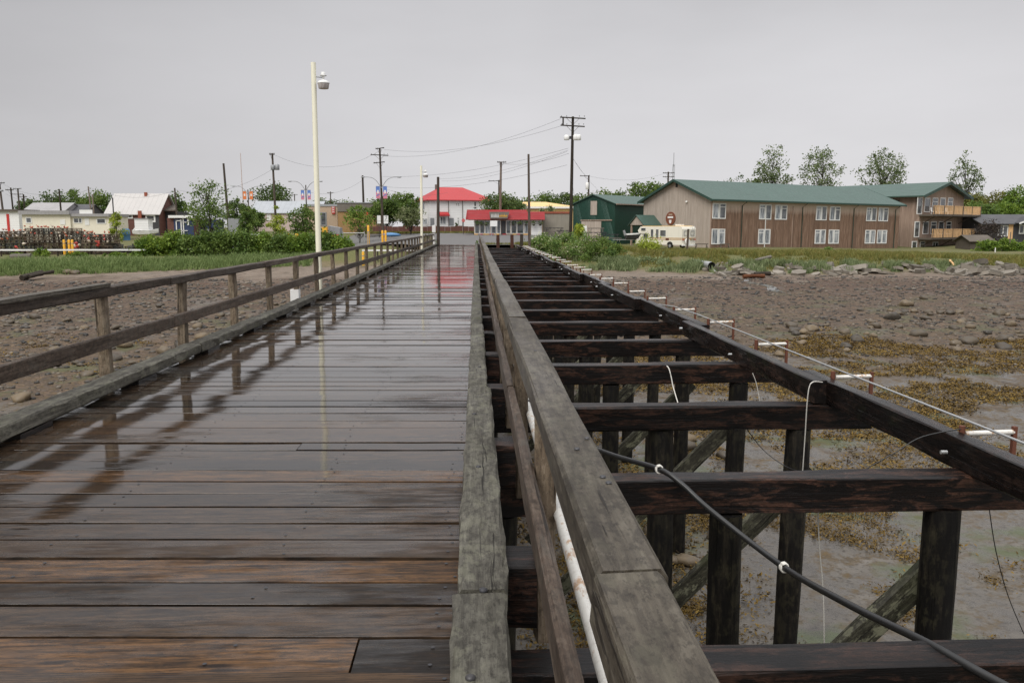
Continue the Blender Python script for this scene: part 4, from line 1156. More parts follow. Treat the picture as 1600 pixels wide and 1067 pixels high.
for row, (pt, pb_) in enumerate([(309, 322), (346, 364), (377, 391)]):
    if row < 2: lst = [(1450.5, 1459.5), (1463, 1472), (1475.5, 1484), (1488, 1496)]
    else: lst = [(1434.5, 1442.5), (1447.5, 1455.5)]
    for i, (p0, p1) in enumerate(lst):
        z0, z1 = wz(pb_, p0), wz(pt, p0)
        window(wing, 'y0', 0, ws(p0), z0 - (.9 if row == 0 else .2), ws(p1) - ws(p0), z1 - z0 + (.9 if row == 0 else .2), bars=[(.72, 0, 1)] if i % 2 else [])
for (p0, p1, pt, pb_) in [(1439, 1447, 308, 335), (1437, 1445, 346, 371), (1468, 1477, 378, 394)]:
    window(wing, 'y0', 0, ws(p0), wz(pb_, p0), ws(p1) - ws(p0), wz(pt, p0) - wz(pb_, p0), fr=.13, name="door", mull=(.5,) if pt == 378 else ())
for row, (pt, pb_, p0, p1) in enumerate([(321, 335, 1434, 1511), (358, 372, 1431, 1513)]):
    z0, z1 = wz(pb_, 1434), wz(pt, 1434)
    x0, x1 = -.05, WW + (1.4 if row == 0 else 1.8)
    b = MB(); b.box(x0, x1, -2.0, -.01, z0 - .25, z0); bal = b.build("balcony", M['brown_roof'], wing)
    rl = MB(); rl.box(x0, x1, -2.06, -1.97, z1 - .1, z1)
    for i in range(34):
        xx = x0 + .1 + (x1 - x0 - .2) * i / 33
        rl.box(xx - .14, xx + .14, -2.04, -2.0, z0 + .05, z1 - .1)
    for yy in (-1.8, -1.4, -1.0, -.6, -.25): rl.box(x1 - .06, x1, yy - .15, yy + .15, z0 + .05, z1 - .1)
    rl.build("balustrade", M['cedar_warm'], bal)
    for i in range(6):
        xx = x0 + (x1 - x0 - .12) * i / 5
        MB().box(xx, xx + .12, -2.12, -2.065, z0 - .2, z1 + .03).build("balcony_post", M['brown_roof'], bal)
    for xx in (1.0, 7, 13): MB().bar((xx, -1.9, z0 - .26), (xx, -.03, z0 - 1.3), .1, .1).build("bracket", M['brown_roof'], bal)
# white chairs on the upper balcony
def chair(px, lb):
    t = thing("garden_chair", lb, "chair", Vector((wA.x, 119, wA.z - .1)) + Matrix.Rotation(WR, 3, 'Z') @ Vector((ws(px), -1.2, wz(335, 1434) + .01)), WR + r.uniform(-.8, .8), "white chairs on the upper balcony")
    b = MB(); b.box(-.26, .26, -.26, .26, .40, .45); b.build("seat", M['white_paint'], t)
    MB().prism([(-.26, .24, .46), (.26, .24, .46), (.22, .34, 1.0), (-.22, .34, 1.0)], (0, .04, 0)).build("backrest", M['white_paint'], t)
    for sx in (-1, 1):
        for sy in (-1, 1): MB().bar((sx * .23, sy * .23, 0), (sx * .2, sy * .2, .4), .05, .05).build("leg", M['white_paint'], t)
for px, lb in ((1452.5, "white garden chair at the left of the upper balcony"), (1459, "second white garden chair on the upper balcony, beside the left one"), (1476, "white garden chair alone near the middle of the upper balcony")): chair(px, lb)
window(wing, 'x0', 0, 3.0, zE - 2.3, 2.4, 1.7, fm='brown_roof', gm='glass')

# green warehouse
gA = at(960, 379, 112)
gt_ = thing("warehouse", "dark green metal warehouse with wooden double door and teal roof", "warehouse", (gA.x, 112, az(380, 112)), math.atan2(.74, .68))
GH = az(317.5, 112) - az(380, 112)
MB().prism([(0, 0, -.8), (0, 6.9, -.8), (0, 6.9, GH), (0, 3.45, GH + 1.15), (0, 0, GH)], (13, 0, 0)).build("wall", M['green_wall'], gt_)
rb_ = MB()
for s_ in (0, 1):
    y0 = -.3 if s_ == 0 else 7.2
    rb_.slab([(-.25, y0, GH - .05), (13.2, y0, GH - .05), (13.2, 3.45, GH + 1.27), (-.25, 3.45, GH + 1.27)], .1)
rb_.build("roof", M['green_roof'], gt_)
MB().box(-.2, 13, -.42, -.31, GH - .2, GH - .06).build("gutter", M['cedar_mid'], gt_)
def gy(px):
    q = (px - 745) / F   # face x=0: points gA + y*(-.74,.68)
    return (gA.x - 112 * q) / (.74 + .68 * q) * 1.0
panel(gt_, "double_door", 'cedar_grey', 'x0', 0, gy(939), gy(908), -.2, az(346, 114) - az(380, 112), .0, .06)
panel(gt_, "door_track", 'cedar_mid', 'x0', 0, gy(956), gy(907), az(345, 114) - az(380, 112), az(343.5, 114) - az(380, 112), .0, .12)
panel(gt_, "shutter", 'cedar_grey', 'x0', 0, gy(932), gy(922), az(336, 114) - az(380, 112), az(314, 114) - az(380, 112), .0, .05)
panel(gt_, "side_door", 'white_paint', 'x0', 0, gy(917), gy(911), -.1, az(353, 114) - az(380, 112), .08, .14)

# red roofed shop
sY = 125.0
sx0, sx1 = ax(741, sY), ax(848, sY)
sz = az(369, sY)
shop = thing("shop", "low shop with red mansard roof, white framed windows and hanging baskets", "shop", (sx0, sY, sz))
SL = sx1 - sx0; SE = az(343, sY) - sz; ST = az(331, sY) - sz
MB().box(0, SL, 0, 9, -.6, SE + .05).build("wall", M['beige_wall'], shop)
mb = MB()
mb.prism([(-.9, -.9, SE - .05), (SL + .25, -.9, SE - .05), (SL + .25, -.25, ST), (-.9, -.25, ST)], (0, 9.5, 0))
mb.build("roof", M['red_shingle'], shop)
MB().prism([(-1.3, 2.5, SE), (8, 2.5, SE), (8, 3.2, ST + .35), (-1.1, 3.2, ST + .35)], (0, 6, 0)).build("rear_roof", M['red_shingle'], shop)
def sx(px): return ax(px, sY) - sx0
bays = [742, 751, 758, 766, 774, 782]
for p0, p1 in zip([741.5, 749.5, 757.5, 767, 776, 790.5, 798.5, 807.5, 818.5], [749, 757, 766, 775.5, 782, 797.5, 807, 818, 829]):
    window(shop, 'y0', 0, sx(p0) + .02, .35, sx(p1) - sx(p0), SE - .5, fr=.075, gm='curtain' if p0 in (757.5, 818.5) else 'glass', name="shop_window")
panel(shop, "door", 'dark_metal', 'y0', 0, sx(783), sx(790), 0, SE - .2, -.02, .08)
panel(shop, "white_siding", 'white_wall', 'y0', 0, sx(830), sx(846.5), .05, SE - .1, -.02, .1)
for p0, p1, c in ((741, 747, 'yellow'), (748, 754, 'red_paint'), (755, 764, 'yellow'), (765, 771, 'red_paint'), (772, 780, 'yellow'), (785, 791, 'red_paint'), (801, 807, 'yellow'), (808, 813, 'red_paint'), (818, 829, 'yellow')):
    panel(shop, "base_panel", c, 'y0', 0, sx(p0), sx(p1), -.02, .33, -.02, .09)
MB().box(-1.0, SL, -2.6, -.1, -.5, -.1).build("boardwalk", M['cedar_mid'], shop)
for i, px in enumerate((746, 752, 759, 802, 812, 822, 834, 844)):
    lv = Leaves(500 + i); c = Vector((ax(px, sY - .8), sY - .75, az(349, sY)))
    t = thing("hanging_basket", "flower basket hanging under the eave of the red roofed shop", "flower basket", c, 0, "hanging baskets along the shop front")
    for _ in range(3): lv.clump((r.uniform(-.2, .2), 0, r.uniform(-.1, .2)), .42, 26, .16)
    lv.build("plant", M['leaf_dark' if i % 2 else 'leaf'], t)
    MB().lathe((0, 0, -.25), [(-.12, .1), (.1, .24)], 9).build("basket", M['brown_roof'], t)
    MB().tube([(0, 0, .0), (0, 0, az(343.4, sY) - c.z)], .012, 4).build("hook", M['dark_metal'], t)
# name board over the entrance
sb_ = thing("shop_sign", "dark trapezoid name board with pale and orange lettering on the red roof", "sign", (ax(780, sY), sY - 1.25, az(342, sY)))
bw_ = .5 * (ax(796, sY) - ax(765, sY))
MB().prism([(-bw_ * .92, 0, 0), (bw_ * .8, 0, 0), (bw_, 0, 1.0), (-bw_, 0, 1.0)], (0, .45, 0)).build("board", M['taupe'], sb_)
lt_ = MB(); q = random.Random(5)
for i in range(6):
    x = -bw_ * .82 + i * .2
    lt_.box(x, x + .05, -.03, -.003, .2, .2 + q.uniform(.35, .55)); lt_.box(x + .05, x + .15, -.03, -.003, .2, .27); lt_.box(x + .05, x + .15, -.03, -.003, .42, .5)
lt_.build("lettering", M['white_paint'], sb_)
lt_ = MB()
for i in range(7):
    x = .02 + i * .17
    lt_.box(x, x + .05, -.03, -.003, .2, .2 + q.uniform(.3, .5)); lt_.box(x + .05, x + .13, -.03, -.003, .36, .44)
lt_.build("lettering", M['yellow'], sb_)
wb = thing("notice_board", "blank white notice board on two posts in front of the shop", "sign", (ax(771.5, 118), 118, az(372, 118)))
MB().box(-.5, .5, -.04, .04, az(354, 118) - az(372, 118), az(345, 118) - az(372, 118)).build("panel", M['white_paint'], wb)
for x in (-.3, .3): MB().box(x - .05, x + .05, .045, .12, -.6, 1.9).build("post", M['grey_metal'], wb)
# concrete store and yellow roof behind
cs = thing("concrete_store", "grey concrete block building right of the red shop", "building", (ax(848.5, 128), 128, az(372, 128)))
CL = ax(893, 128) - ax(848.5, 128); CH = az(334, 128) - az(372, 128)
MB().box(0, CL, 0, 10, -.6, CH).build("wall", M['concrete'], cs)
MB().box(-.05, CL + .05, -.08, 10, CH + .002, CH + .32).build("coping", M['brick'], cs)
yb = thing("yellow_building", "building with pale yellow hipped roof behind the red shop", "building", (ax(815, 165), 165, 1.0))
hip(yb, ax(897, 165) - ax(815, 165), 8, az(324, 165) - 1.0, (324 - 315) / F * 165, .4, 'yellow_roof', 'yellow_roof', 2, ridge=(.5, 5.0))
MB().box(-1.2, .9, -1.5, 2, -.6, az(319, 163) - 1.0).build("stair_tower", M['concrete'], yb)
panel(yb, "fascia", 'white_paint', 'y0', 0, 0.5, ax(897, 165) - ax(815, 165), az(326, 165) - 1, az(323, 165) - 1, .42, .5)

# white house with the red hip roof
wh = at(671, 358, 150)
HA = R(17)
house = thing("house", "white two storey house with bright red hipped roof", "house", (wh.x, 150, .85), HA)
hH = az(313.5, 150) - .85
hip(house, 11.6, 10, hH, (313.5 - 291.5) / F * 153, .55, 'white_wall', 'red_roof', 3.6, ridge=(3.3, 7.6))
hx = lambda px: ((px - 745) / F * 150 - wh.x) / (math.cos(HA) - math.sin(HA) * (px - 745) / F)
hz = lambda py: az(py, 151) - .85
window(house, 'y0', 0, hx(741), hz(323), hx(745) - hx(741), hz(315) - hz(323), fm='white_paint')
MB().box(hx(741), hx(745), -.06, .02, hz(325.5), hz(324.2)).build("air_conditioner", M['black'], house)
window(house, 'y0', 0, hx(688.5), hz(351), hx(698) - hx(688.5), hz(339) - hz(351), gm='curtain', mull=(.5,))
MB().prism([(hx(684), -.9, hz(338)), (hx(702), -.9, hz(338)), (hx(701), -.02, hz(333.5)), (hx(685), -.02, hz(333.5))], (0, 0, .25)).build("window_hood", M['red_roof'], house)
for p0, p1 in ((674, 680), (702, 710)): panel(house, "grey_panel", 'grey_metal', 'y0', 0, hx(p0), hx(p1), hz(353), hz(341), -.02, .03)
window(house, 'y0', 0, hx(714.5), hz(354), hx(719) - hx(714.5), hz(339) - hz(354), bars=[(.7, 0, 1)], name="door", gm='glass', fr=.2)
for px in (702, 723.5): MB().tube([(hx(px), -.1, hz(354)), (hx(px), -.1, hz(311))], .06, 6).build("downpipe", M['taupe'], house)
for i, px in enumerate((714.6, 717.2)):
    b = MB(); x = hx(px); z = hz(321.5)
    b.box(x, x + .06, -.04, -.003, z, z + .34); b.box(x - .1, x - .002, -.04, -.003, z + .28, z + .34)
    if i: b.box(x + .062, x + .2, -.04, -.003, z + .28, z + .34); b.box(x + .062, x + .2, -.04, -.003, z, z + .06)
    b.build("house_number", M['taupe'], house)
window(house, 'x0', 0, 3.2, hz(328), 1.6, hz(315.5) - hz(328), fr=.12)
window(house, 'x0', 0, 1.3, hz(352), 3.5, hz(341) - hz(352), fr=.15, gm='curtain')
window(house, 'x0', 0, 7.2, hz(328), 1.4, 1.2, fr=.12)
MB().box(2.6, 3.1, 5.5, 6.0, hH + 1.6, hz(286.5)).build("chimney", M['taupe'], house)
# brown fence before it
for i, (p0, p1, Y, lb) in enumerate([(560, 640, 137, "low red brown board fence under the dark trees"), (640, 741, 138, "low red brown board fence in front of the white house")]):
    x0, x1 = ax(p0, Y), ax(p1, Y)
    t = thing("board_fence", lb, "fence", (x0, Y, az(361, Y)))
    L = x1 - x0; n = int(L / .9); h = az(353, Y) - az(361, Y)
    b = MB()
    for j in range(n):
        xx = L * j / n; hh = h * (1 - .16 * math.sin(math.pi * ((j * .25) % 1)))
        b.box(xx, xx + L / n - .02, 0, .05, -.5, hh)
    b.build("boards", M['fence_brown'], t)
    for j in range(0, n + 1, 4): MB().box(L * j / n - .06, L * j / n + .06, .055, .17, -.5, h + .05).build("post", M['brown_roof'], t)
    shr = blades("verge_grass", "grass along the foot of the fence, stretch %s" % ("below the trees" if i == 0 else "before the white house"), [(r.uniform(x0, x1), Y - r.uniform(.2, 3.2), gtop(0, Y - 2), 1) for _ in range(420)], .32, .045, M['grass_dry'], 20 + i)

# left: brown house with white roof
bh = thing("house", "brown house with large white metal roof and white framed windows", "house", (ax(168, 140), 140, .0))
bL = ax(249, 140) - ax(168, 140)
bH = az(334, 140)
gable(bh, bL, 8.5, bH, (334 - 304.5) / F * 143, .35, 'brown_wall', 'white_roof', .12)
bX = lambda px: ax(px, 140) - ax(168, 140)
window(bh, 'y0', 0, bX(197), az(342, 140), bX(209) - bX(197), az(335.5, 140) - az(342, 140), fr=.2)
window(bh, 'y0', 0, bX(228.5), az(347.5, 140), bX(244) - bX(228.5), az(336, 140) - az(347.5, 140), fr=.25)
panel(bh, "dark_panel", 'dark_wall', 'y0', 0, bX(236), bX(249.5), -.5, bH - .1, -.02, .03)
MB().box(bX(215), bX(219), 3.6, 4.0, bH + 2.2, az(301, 142)).build("chimney", M['brick'], bh)
MB().box(bX(219.5), bX(224.5), -.7, -.36, .0, az(330, 140)).build("chimney", M['brick'], bh)
MB().tube([(bX(184), -1.2, 0), (bX(184), -1.2, az(310, 139))], .1, 7).build("stove_pipe", M['dark_metal'], bh)
lean = thing("lean_to", "low dark flat roofed annex right of the white roofed house", "building", (ax(249.5, 143), 143, 0))
MB().box(.05, ax(277, 143) - ax(249.5, 143), 0, 6, -.4, az(331, 143)).build("wall", M['dark_wall'], lean)
MB().prism([(-.3, -.8, az(331.5, 143)), (ax(279, 143) - ax(249.5, 143), -.8, az(330, 143)), (ax(268, 143) - ax(249.5, 143), 3, az(322, 143)), (-.3, 3, az(322, 143))], (0, 0, .18)).build("roof", M['brown_roof'], lean)
# cream building in two sections
cb_ = thing("cream_building", "low cream building in two sections behind the crab pot stacks", "building", (ax(36, 125), 125, 0))
cX = lambda px: ax(px, 125) - ax(36, 125)
cZ = lambda py: az(py, 125)
MB().box(0, cX(111), 0, 7, -1.2, cZ(336)).build("wall", M['cream_wall'], cb_)
MB().box(-.3, cX(111.5), -.4, 7.2, cZ(336) + .003, cZ(330)).build("roof_fascia", M['grey_roof'], cb_)
MB().box(cX(111), cX(170), .3, 7, -1.2, cZ(339)).build("wall", M['cream_wall'], cb_)
MB().box(cX(111.6), cX(171.5), -.1, 7.1, cZ(339) + .003, cZ(334.5)).build("roof_fascia", M['grey_roof'], cb_)
window(cb_, 'y0', .3, cX(150.5), cZ(350), cX(165) - cX(150.5), cZ(341.5) - cZ(350), fr=.12)
window(cb_, 'y0', .3, cX(114.5), cZ(349), cX(128) - cX(114.5), cZ(341) - cZ(349), fr=.1, mull=(.6,))
panel(cb_, "door", 'white_paint', 'y0', .3, cX(132), cX(139), cZ(352), cZ(341), -.02, .05)
panel(cb_, "door", 'white_paint', 'y0', 0, cX(95), cX(103), cZ(351), cZ(343.5), -.02, .05)
window(cb_, 'y0', 0, cX(41.5), cZ(349), cX(51) - cX(41.5), cZ(340) - cZ(349), fr=.12)
panel(cb_, "roof_board", 'white_paint', 'y0', 0, cX(125), cX(145), cZ(335), cZ(328.5), -.3, -.2)
for nm, lb, p0, p1, pt, Y, m_ in [("grey_shed", "grey gabled shed roof showing above the cream building", 40, 103, 319, 148, 'grey_roof'), ("dark_shed", "dark grey shed roof right of the pale one behind the cream building", 104, 136, 321.5, 150, 'dark_roof')]:
    t = thing(nm, lb, "shed", (ax(p0, Y), Y, 0)); L = ax(p1, Y) - ax(p0, Y)
    gable(t, L, 7, az(pt + 11, Y), 12 / F * Y, .2, 'grey_roof' if p0 < 100 else 'dark_wall', m_, .1)
wl_ = thing("white_shed", "low white building with dark flat roof at the left picture edge", "building", (ax(-8, 135), 135, 0))
MB().box(0, ax(31, 135) - ax(-8, 135), 0, 6, -.8, az(331, 135)).build("wall", M['white_wall'], wl_)
MB().box(-.2, ax(33, 135) - ax(-8, 135), -.4, 6.2, az(331, 135) + .003, az(328, 135)).build("roof", M['brown_roof'], wl_)
MB().box(ax(12, 135) - ax(-8, 135), ax(16, 135) - ax(-8, 135), -.06, .02, -.4, az(335, 135)).build("door", M['red_paint'], wl_)
# red shed with navy doors and long navy store
rs = thing("red_shed", "small red shed with white fascia and navy doors", "shed", (ax(262, 118), 118, -.3))
rX = lambda px: ax(px, 118) - ax(262, 118)
rZ = lambda py: az(py, 118) + .3
MB().box(0, rX(303), 0, 4, -1, rZ(341)).build("wall", M['brown_wall'], rs)
MB().box(rX(266), rX(303.5), -.5, 4.1, rZ(341) + .003, rZ(337)).build("roof_fascia", M['white_paint'], rs)
panel(rs, "navy_front", 'blue', 'y0', 0, rX(272.5), rX(303), -.8, rZ(342.5), .0, .1)
dr = MB()
for p0, p1, a, b in ((276, 277.5, 368, 345), (283.5, 285, 368, 343), (287, 288.5, 368, 341), (294, 296.5, 352, 340), (276, 283, 346, 344.5), (283, 293, 348, 347), (283.5, 294, 361, 360)): dr.box(rX(p0), rX(p1), -.22, -.11, rZ(a), rZ(b))
dr.build("door_frame", M['white_paint'], rs)
ns = thing("navy_store", "long navy container store right of the red shed", "building", (ax(297, 121), 121, -.3))
MB().box(0, ax(340, 121) - ax(297, 121), 0, 3, -1, az(343.5, 121) + .3).build("wall", M['blue'], ns)
for i in range(6): MB().box(.4 + i * .62, .55 + i * .62, -.06, .01, -.8, az(344.5, 121) + .3).build("rib", M['blue'], ns)
MB().box(.3, 3.6, -.9, -.1, -1, az(358, 121) + .3).build("crate_front", M['grey_metal'], ns)
# long pale building
lp = thing("long_building", "long pale pink building with silver roof behind the slim trees", "building", (ax(394, 170), 170, .6))
gable(lp, ax(500, 170) - ax(394, 170), 10, az(333, 170) - .6, (333 - 315.5) / F * 175, .3, 'pink_wall', 'silver_roof', .12)
lX = lambda px: ax(px, 170) - ax(394, 170)
for p0, p1, a, b in ((408, 415, 338, 333.5), (418, 424, 345, 334), (452, 458, 344, 336)): panel(lp, "garage_door", 'white_paint', 'y0', 0, lX(p0), lX(p1), az(a, 170) - .6, az(b, 170) - .6, -.02, .05)
be = thing("beige_store", "beige flat roofed store with red vertical sign", "building", (ax(476, 150), 150, .5))
eX = lambda px: ax(px, 150) - ax(476, 150)
eZ = lambda py: az(py, 150) - .5
MB().box(0, eX(528), 0, 12, -.6, eZ(323)).build("wall", M['beige_wall'], be)
MB().box(-.1, eX(529), -.1, 12.1, eZ(323) + .003, eZ(319.5)).build("roof_edge", M['silver_roof'], be)
window(be, 'y0', 0, eX(501), eZ(353), eX(511) - eX(501), eZ(332) - eZ(353), fr=.2, fm='grey_metal')
vs_ = panel(be, "vertical_sign", 'red_paint', 'y0', 0, eX(519.5), eX(524.5), eZ(334.5), eZ(323.5), .02, .25)
for i in range(3):
    z = eZ(333 - i * 3.4); x = eX(520.6); b = MB()
    b.box(x, x + .08, -.28, -.253, z, z + .3); b.box(x + .24, x + .32, -.28, -.253, z, z + .3); b.box(x + .082, x + .238, -.28, -.253, z + .11, z + .19)
    b.build("letter", M['white_paint'], vs_)
oc = thing("ochre_store", "ochre flat roofed store with dark taupe fascia band", "building", (ax(528.6, 146), 146, .5))
oX = lambda px: ax(px, 146) - ax(528.6, 146)
MB().box(0, oX(588), 0, 10, -.6, az(331, 146) - .5).build("wall", M['ochre_wall'], oc)
MB().box(-.05, oX(588.5), -.15, 10.1, az(331, 146) - .5 + .003, az(318, 146) - .5).build("fascia", M['taupe'], oc)
MB().box(-.1, oX(589), -.25, 10.2, az(318, 146) - .5 + .006, az(316.8, 146) - .5).build("coping", M['grey_metal'], oc)

# right: pale blue house, dark house, shed
ph = thing("house", "pale blue two storey house with grey hipped roof partly behind the wing", "house", (ax(1494, 130), 130, az(388, 130)))
pz = lambda py: az(py, 130) - az(388, 130)
pX = lambda px: ax(px, 130) - ax(1494, 130)
hip(ph, pX(1533), 8, pz(338.5), (338.5 - 326) / F * 134, 1.0, 'blue_wall', 'dark_roof', 2, ridge=(.0, 1.2))
MB().box(-1.0, pX(1533) + 1.05, -1.06, -1.01, pz(339.5), pz(336.8)).build("fascia", M['white_paint'], ph)
window(ph, 'y0', 0, pX(1506), pz(357), pX(1528) - pX(1506), pz(340) - pz(357), mull=(.5,), bars=[(.45, 0, 1)], gm='curtain', fr=.14)
window(ph, 'y0', 0, pX(1513), pz(386), pX(1522) - pX(1513), pz(363) - pz(386), gm='curtain', fr=.14, mull=(.5,))
dh = thing("house", "low charcoal house with orange panel and white windows at the right edge", "house", (ax(1535, 124), 124, az(386, 124)))
dX = lambda px: ax(px, 124) - ax(1535, 124)
dz_ = lambda py: az(py, 124) - az(386, 124)
gable(dh, dX(1640), 8, dz_(349), (349 - 336) / F * 128, .5, 'dark_wall', 'dark_roof', .12)
window(dh, 'y0', 0, dX(1559.5), dz_(370), dX(1575) - dX(1559.5), dz_(352) - dz_(370), mull=(.5,), fr=.14)
panel(dh, "orange_panel", 'cedar_warm', 'y0', 0, dX(1575.5), dX(1582.5), dz_(374), dz_(350), -.02, .06)
window(dh, 'y0', 0, dX(1592), dz_(366), dX(1606) - dX(1592), dz_(351) - dz_(366), mull=(.5,), fr=.14)
gp = MB(); gp.prism([(dX(1582), -1.6, dz_(348.5)), (dX(1640), -1.6, dz_(348.5)), (dX(1612), -1.6, dz_(338))], (0, 5, 0)); gp.build("gable_front", M['dark_wall'], dh)
gp = MB(); gp.prism([(dX(1581), -1.7, dz_(350.5)), (dX(1612), -1.7, dz_(338.5)), (dX(1612), -1.7, dz_(336)), (dX(1581), -1.7, dz_(348.2))], (0, .09, 0)); gp.build("barge_board", M['white_paint'], dh)
sh_ = thing("garden_shed", "low weathered shed with mossy brown roof beside the hedge", "shed", (ax(1518, 112), 112, az(386, 112)))
sL = ax(1552, 112) - ax(1518, 112)
gable(sh_, sL, 3.6, az(377, 112) - az(386, 112), 8 / F * 113, .35, 'brown_roof', 'brown_roof', .1)
tag(MB().tube([(ax(1557.5, 104), 104, az(396, 104)), (ax(1557.5, 104), 104, az(388, 104))], .06, 6).build("stake", M['white_paint']), "short white stake in the tall grass before the garden hedge", "stake")
tag(MB().tube([(ax(1579.5, 106), 106, az(380, 106)), (ax(1579.5, 106), 106, az(363, 106))], .06, 6).build("post", M['pale_post']), "thin pale post above the garden hedge before the charcoal house", "post")

# ------------------------------------------------------------------ poles, lamps, banners, signs, wires
def arm(b, x0, x1, z, z1=None, y=0, w=.12, yy=0):
    b.bar((x0, y - yy, z), (x1, y + yy, z if z1 is None else z1), w, w)
def pole(lb, px, Y, pt, ptx=None, rad=.14, m_='bark_post', arms=(), cans=(), name="utility_pole", pb_=None, group=None):
    "arms: (py, left px, right px, right end py shift); cans: (px, py top, py bottom)"
    x = ax(px, Y); g0 = gtop(x, Y) - .3 if Y > 78 else ground(x, Y) - .5
    if pb_: g0 = min(g0, az(pb_, Y))
    t = thing(name, lb, "utility pole" if name == "utility_pole" else "post", (x, Y, g0), 0, group)
    zt = az(pt, Y) - g0; dx = (ax(ptx, Y) - x) if ptx else 0
    MB().tube([(0, 0, 0), (dx * .5, 0, zt * .5), (dx, 0, zt)], [rad * 1.15, rad, rad * .8], 9).build("shaft", M[m_], t)
    Z = lambda py: az(py, Y) - g0
    for (py, l, rr_, sh) in arms:
        b = MB(); fx = dx * (Z(py) / zt)
        b.bar((l / F * Y + fx, -rad - .06, Z(py)), (rr_ / F * Y + fx, -rad - .06, Z(py + sh)), .1, .12)
        ao = b.build("crossarm", M['dark_post'], t)
        for q in ((l * .9), (l * .5), (rr_ * .5), (rr_ * .9)):
            MB().lathe((q / F * Y + fx, -rad - .06, Z(py) + .06), [(0, .03), (.06, .05), (.12, .05), (.14, .02)], 7).build("insulator", M['grey_metal'], ao)
        for q in (l * .55, rr_ * .55): MB().bar((q / F * Y + fx, -rad - .13, Z(py) - .05), (fx, -rad - .02, Z(py) - .75), .03, .03).build("arm_brace", M['dark_post'], ao)
    for (cx, a, b_) in cans:
        q = (cx - px) / F * Y
        MB().lathe((q, -.1, Z(b_)), [(0, .26), (.03, .29), (Z(a) - Z(b_) - .1, .29), (Z(a) - Z(b_), .16)], 12).build("transformer", M['grey_metal'] if px < 600 else M['white_paint'], t)
        MB().bar((0, -.05, (Z(a) + Z(b_)) / 2), (q, -.1, (Z(a) + Z(b_)) / 2), .08, .3).build("transformer_bracket", M['dark_metal'], t)
    return t
big = pole("tallest utility pole with two crossarms and white transformers beside the green warehouse", 891.5, 90, 182, 893.5, .17, 'dark_post',
     [(183.5, -20, 19, 2), (196, -19, 18, 2)], [(884, 211, 219), (898, 210, 219), (902, 210, 219)])
MB().box(-1.0, -.85, -.3, -.2, az(196, 90) - big.location.z, az(184, 90) - big.location.z).build("cross_strut", M['dark_post'], big)
pole("weathered leaning bare pole standing at the end of the trestle edge", 828, 74, 241, 825.5, .115, 'bark_post', name="mooring_post", pb_=392)
pole("thick dark timber post at the shore end of the left railing", 684, 76.5, 277, 685.5, .145, 'bark_post', name="mooring_post", pb_=392)
pole("pale pole with short crossarm behind the red roofed shop", 781, 130, 253, 783, .19, 'pale_post', [(254, -6, 8, 0)])
pole("dark thin pole with crossarm left of the pale one behind the shop", 779.5, 190, 282, None, .17, 'bark_post', [(283, -16, 2, 0)])
pole("utility pole with three crossarms, street lamp and two blue pink banners", 598.5, 128, 233, 596, .17, 'bark_post', [(234, -6, 7, -2), (243, -14, 13, 1), (256, -10, 7, -2)])
pole("dark bare topped pole left of the blue pink banners", 569.5, 150, 275, 568.5, .2, 'dark_post')
pole("utility pole with two grey transformer cans above the long pale building", 432, 112, 241, 430, .15, 'bark_post', [(243, -4, 4, 0)], [(430.5, 259, 267), (437, 258, 267)])
pole("leaning bare brown pole above the light green tree on the left", 359, 118, 257, 354, .17, 'bark_post')
pole("bare brown pole in front of the dark conifer", 278.5, 130, 295, 276.5, .14, 'bark_post')
pole("utility pole with crossarm and pale can near the left picture edge", 9, 140, 287, 5, .17, 'bark_post', [(288, -9, 9, 0)], [(8, 298, 301)])
pole("dark pole with low crossarm second from the left edge", 24, 150, 295, 22, .15, 'dark_post', [(298.5, -7, 5, 0)])
pole("twin arm pole third from the left edge above the grey roofs", 33, 200, 296, None, .2, 'bark_post', [(296.5, -6, 6, 0), (305, -8, 8, 0)])
pole("dark short pole with low arms just left of the grey shed roof", 41, 190, 305, None, .2, 'dark_post', [(309, -6, 6, 0)])
pole("dark bare pole rising from the cream building roof", 98, 132, 297, 97, .14, 'dark_post')
pole("pale pole left of the white roofed house", 146, 134, 293, 142.5, .12, 'pale_post')
pole("shorter pale post beside the pale pole at the white roofed house", 149, 133, 305, 148, .12, 'pale_post')
pole("thin far pole with crossarm above the tree belt left of the ochre store", 518, 230, 300, None, .16, 'bark_post', [(302, -5, 5, 0)])
pole("faint far pole with crossarm right of the transformer pole", 462, 260, 304, None, .17, 'bark_post', [(305, -5, 5, 0)])
pole("pole with a single left crossarm above the green warehouse roof", 919, 150, 274, None, .17, 'bark_post', [(275, -14, 1, 0)], [(916.5, 285, 296)])
pole("double crossarm pole top showing behind the hotel ridge", 1042, 170, 268, None, .2, 'bark_post', [(270, -9, 9, 0), (276, -9, 9, 0)])
mast = thing("radio_mast", "thin lattice radio mast rising behind the hotel ridge", "mast", (ax(1050, 180), 180, 0))
b = MB(); H = az(238, 180)
for k_ in range(3):
    a = k_ * 2.094; b.tube([(.28 * math.cos(a), .28 * math.sin(a), 0), (.22 * math.cos(a), .22 * math.sin(a), H * .86)], .045, 5)
for j in range(24):
    z = H * .86 * j / 24; a = j * 2.094
    b.bar((.28 * math.cos(a), .28 * math.sin(a), z), (.27 * math.cos(a + 2.094), .27 * math.sin(a + 2.094), z + H * .036), .04, .04)
b.tube([(0, 0, H * .84), (0, 0, H)], .06, 5)
b.build("lattice", M['grey_metal'], mast)
mast = thing("radio_mast", "very thin tall pale mast far behind the light green tree", "mast", (ax(382, 320), 320, 0))
MB().tube([(0, 0, 0), (-.3, 0, az(241, 320))], [.22, .12], 5).build("tube", M['pink_wall'], mast)

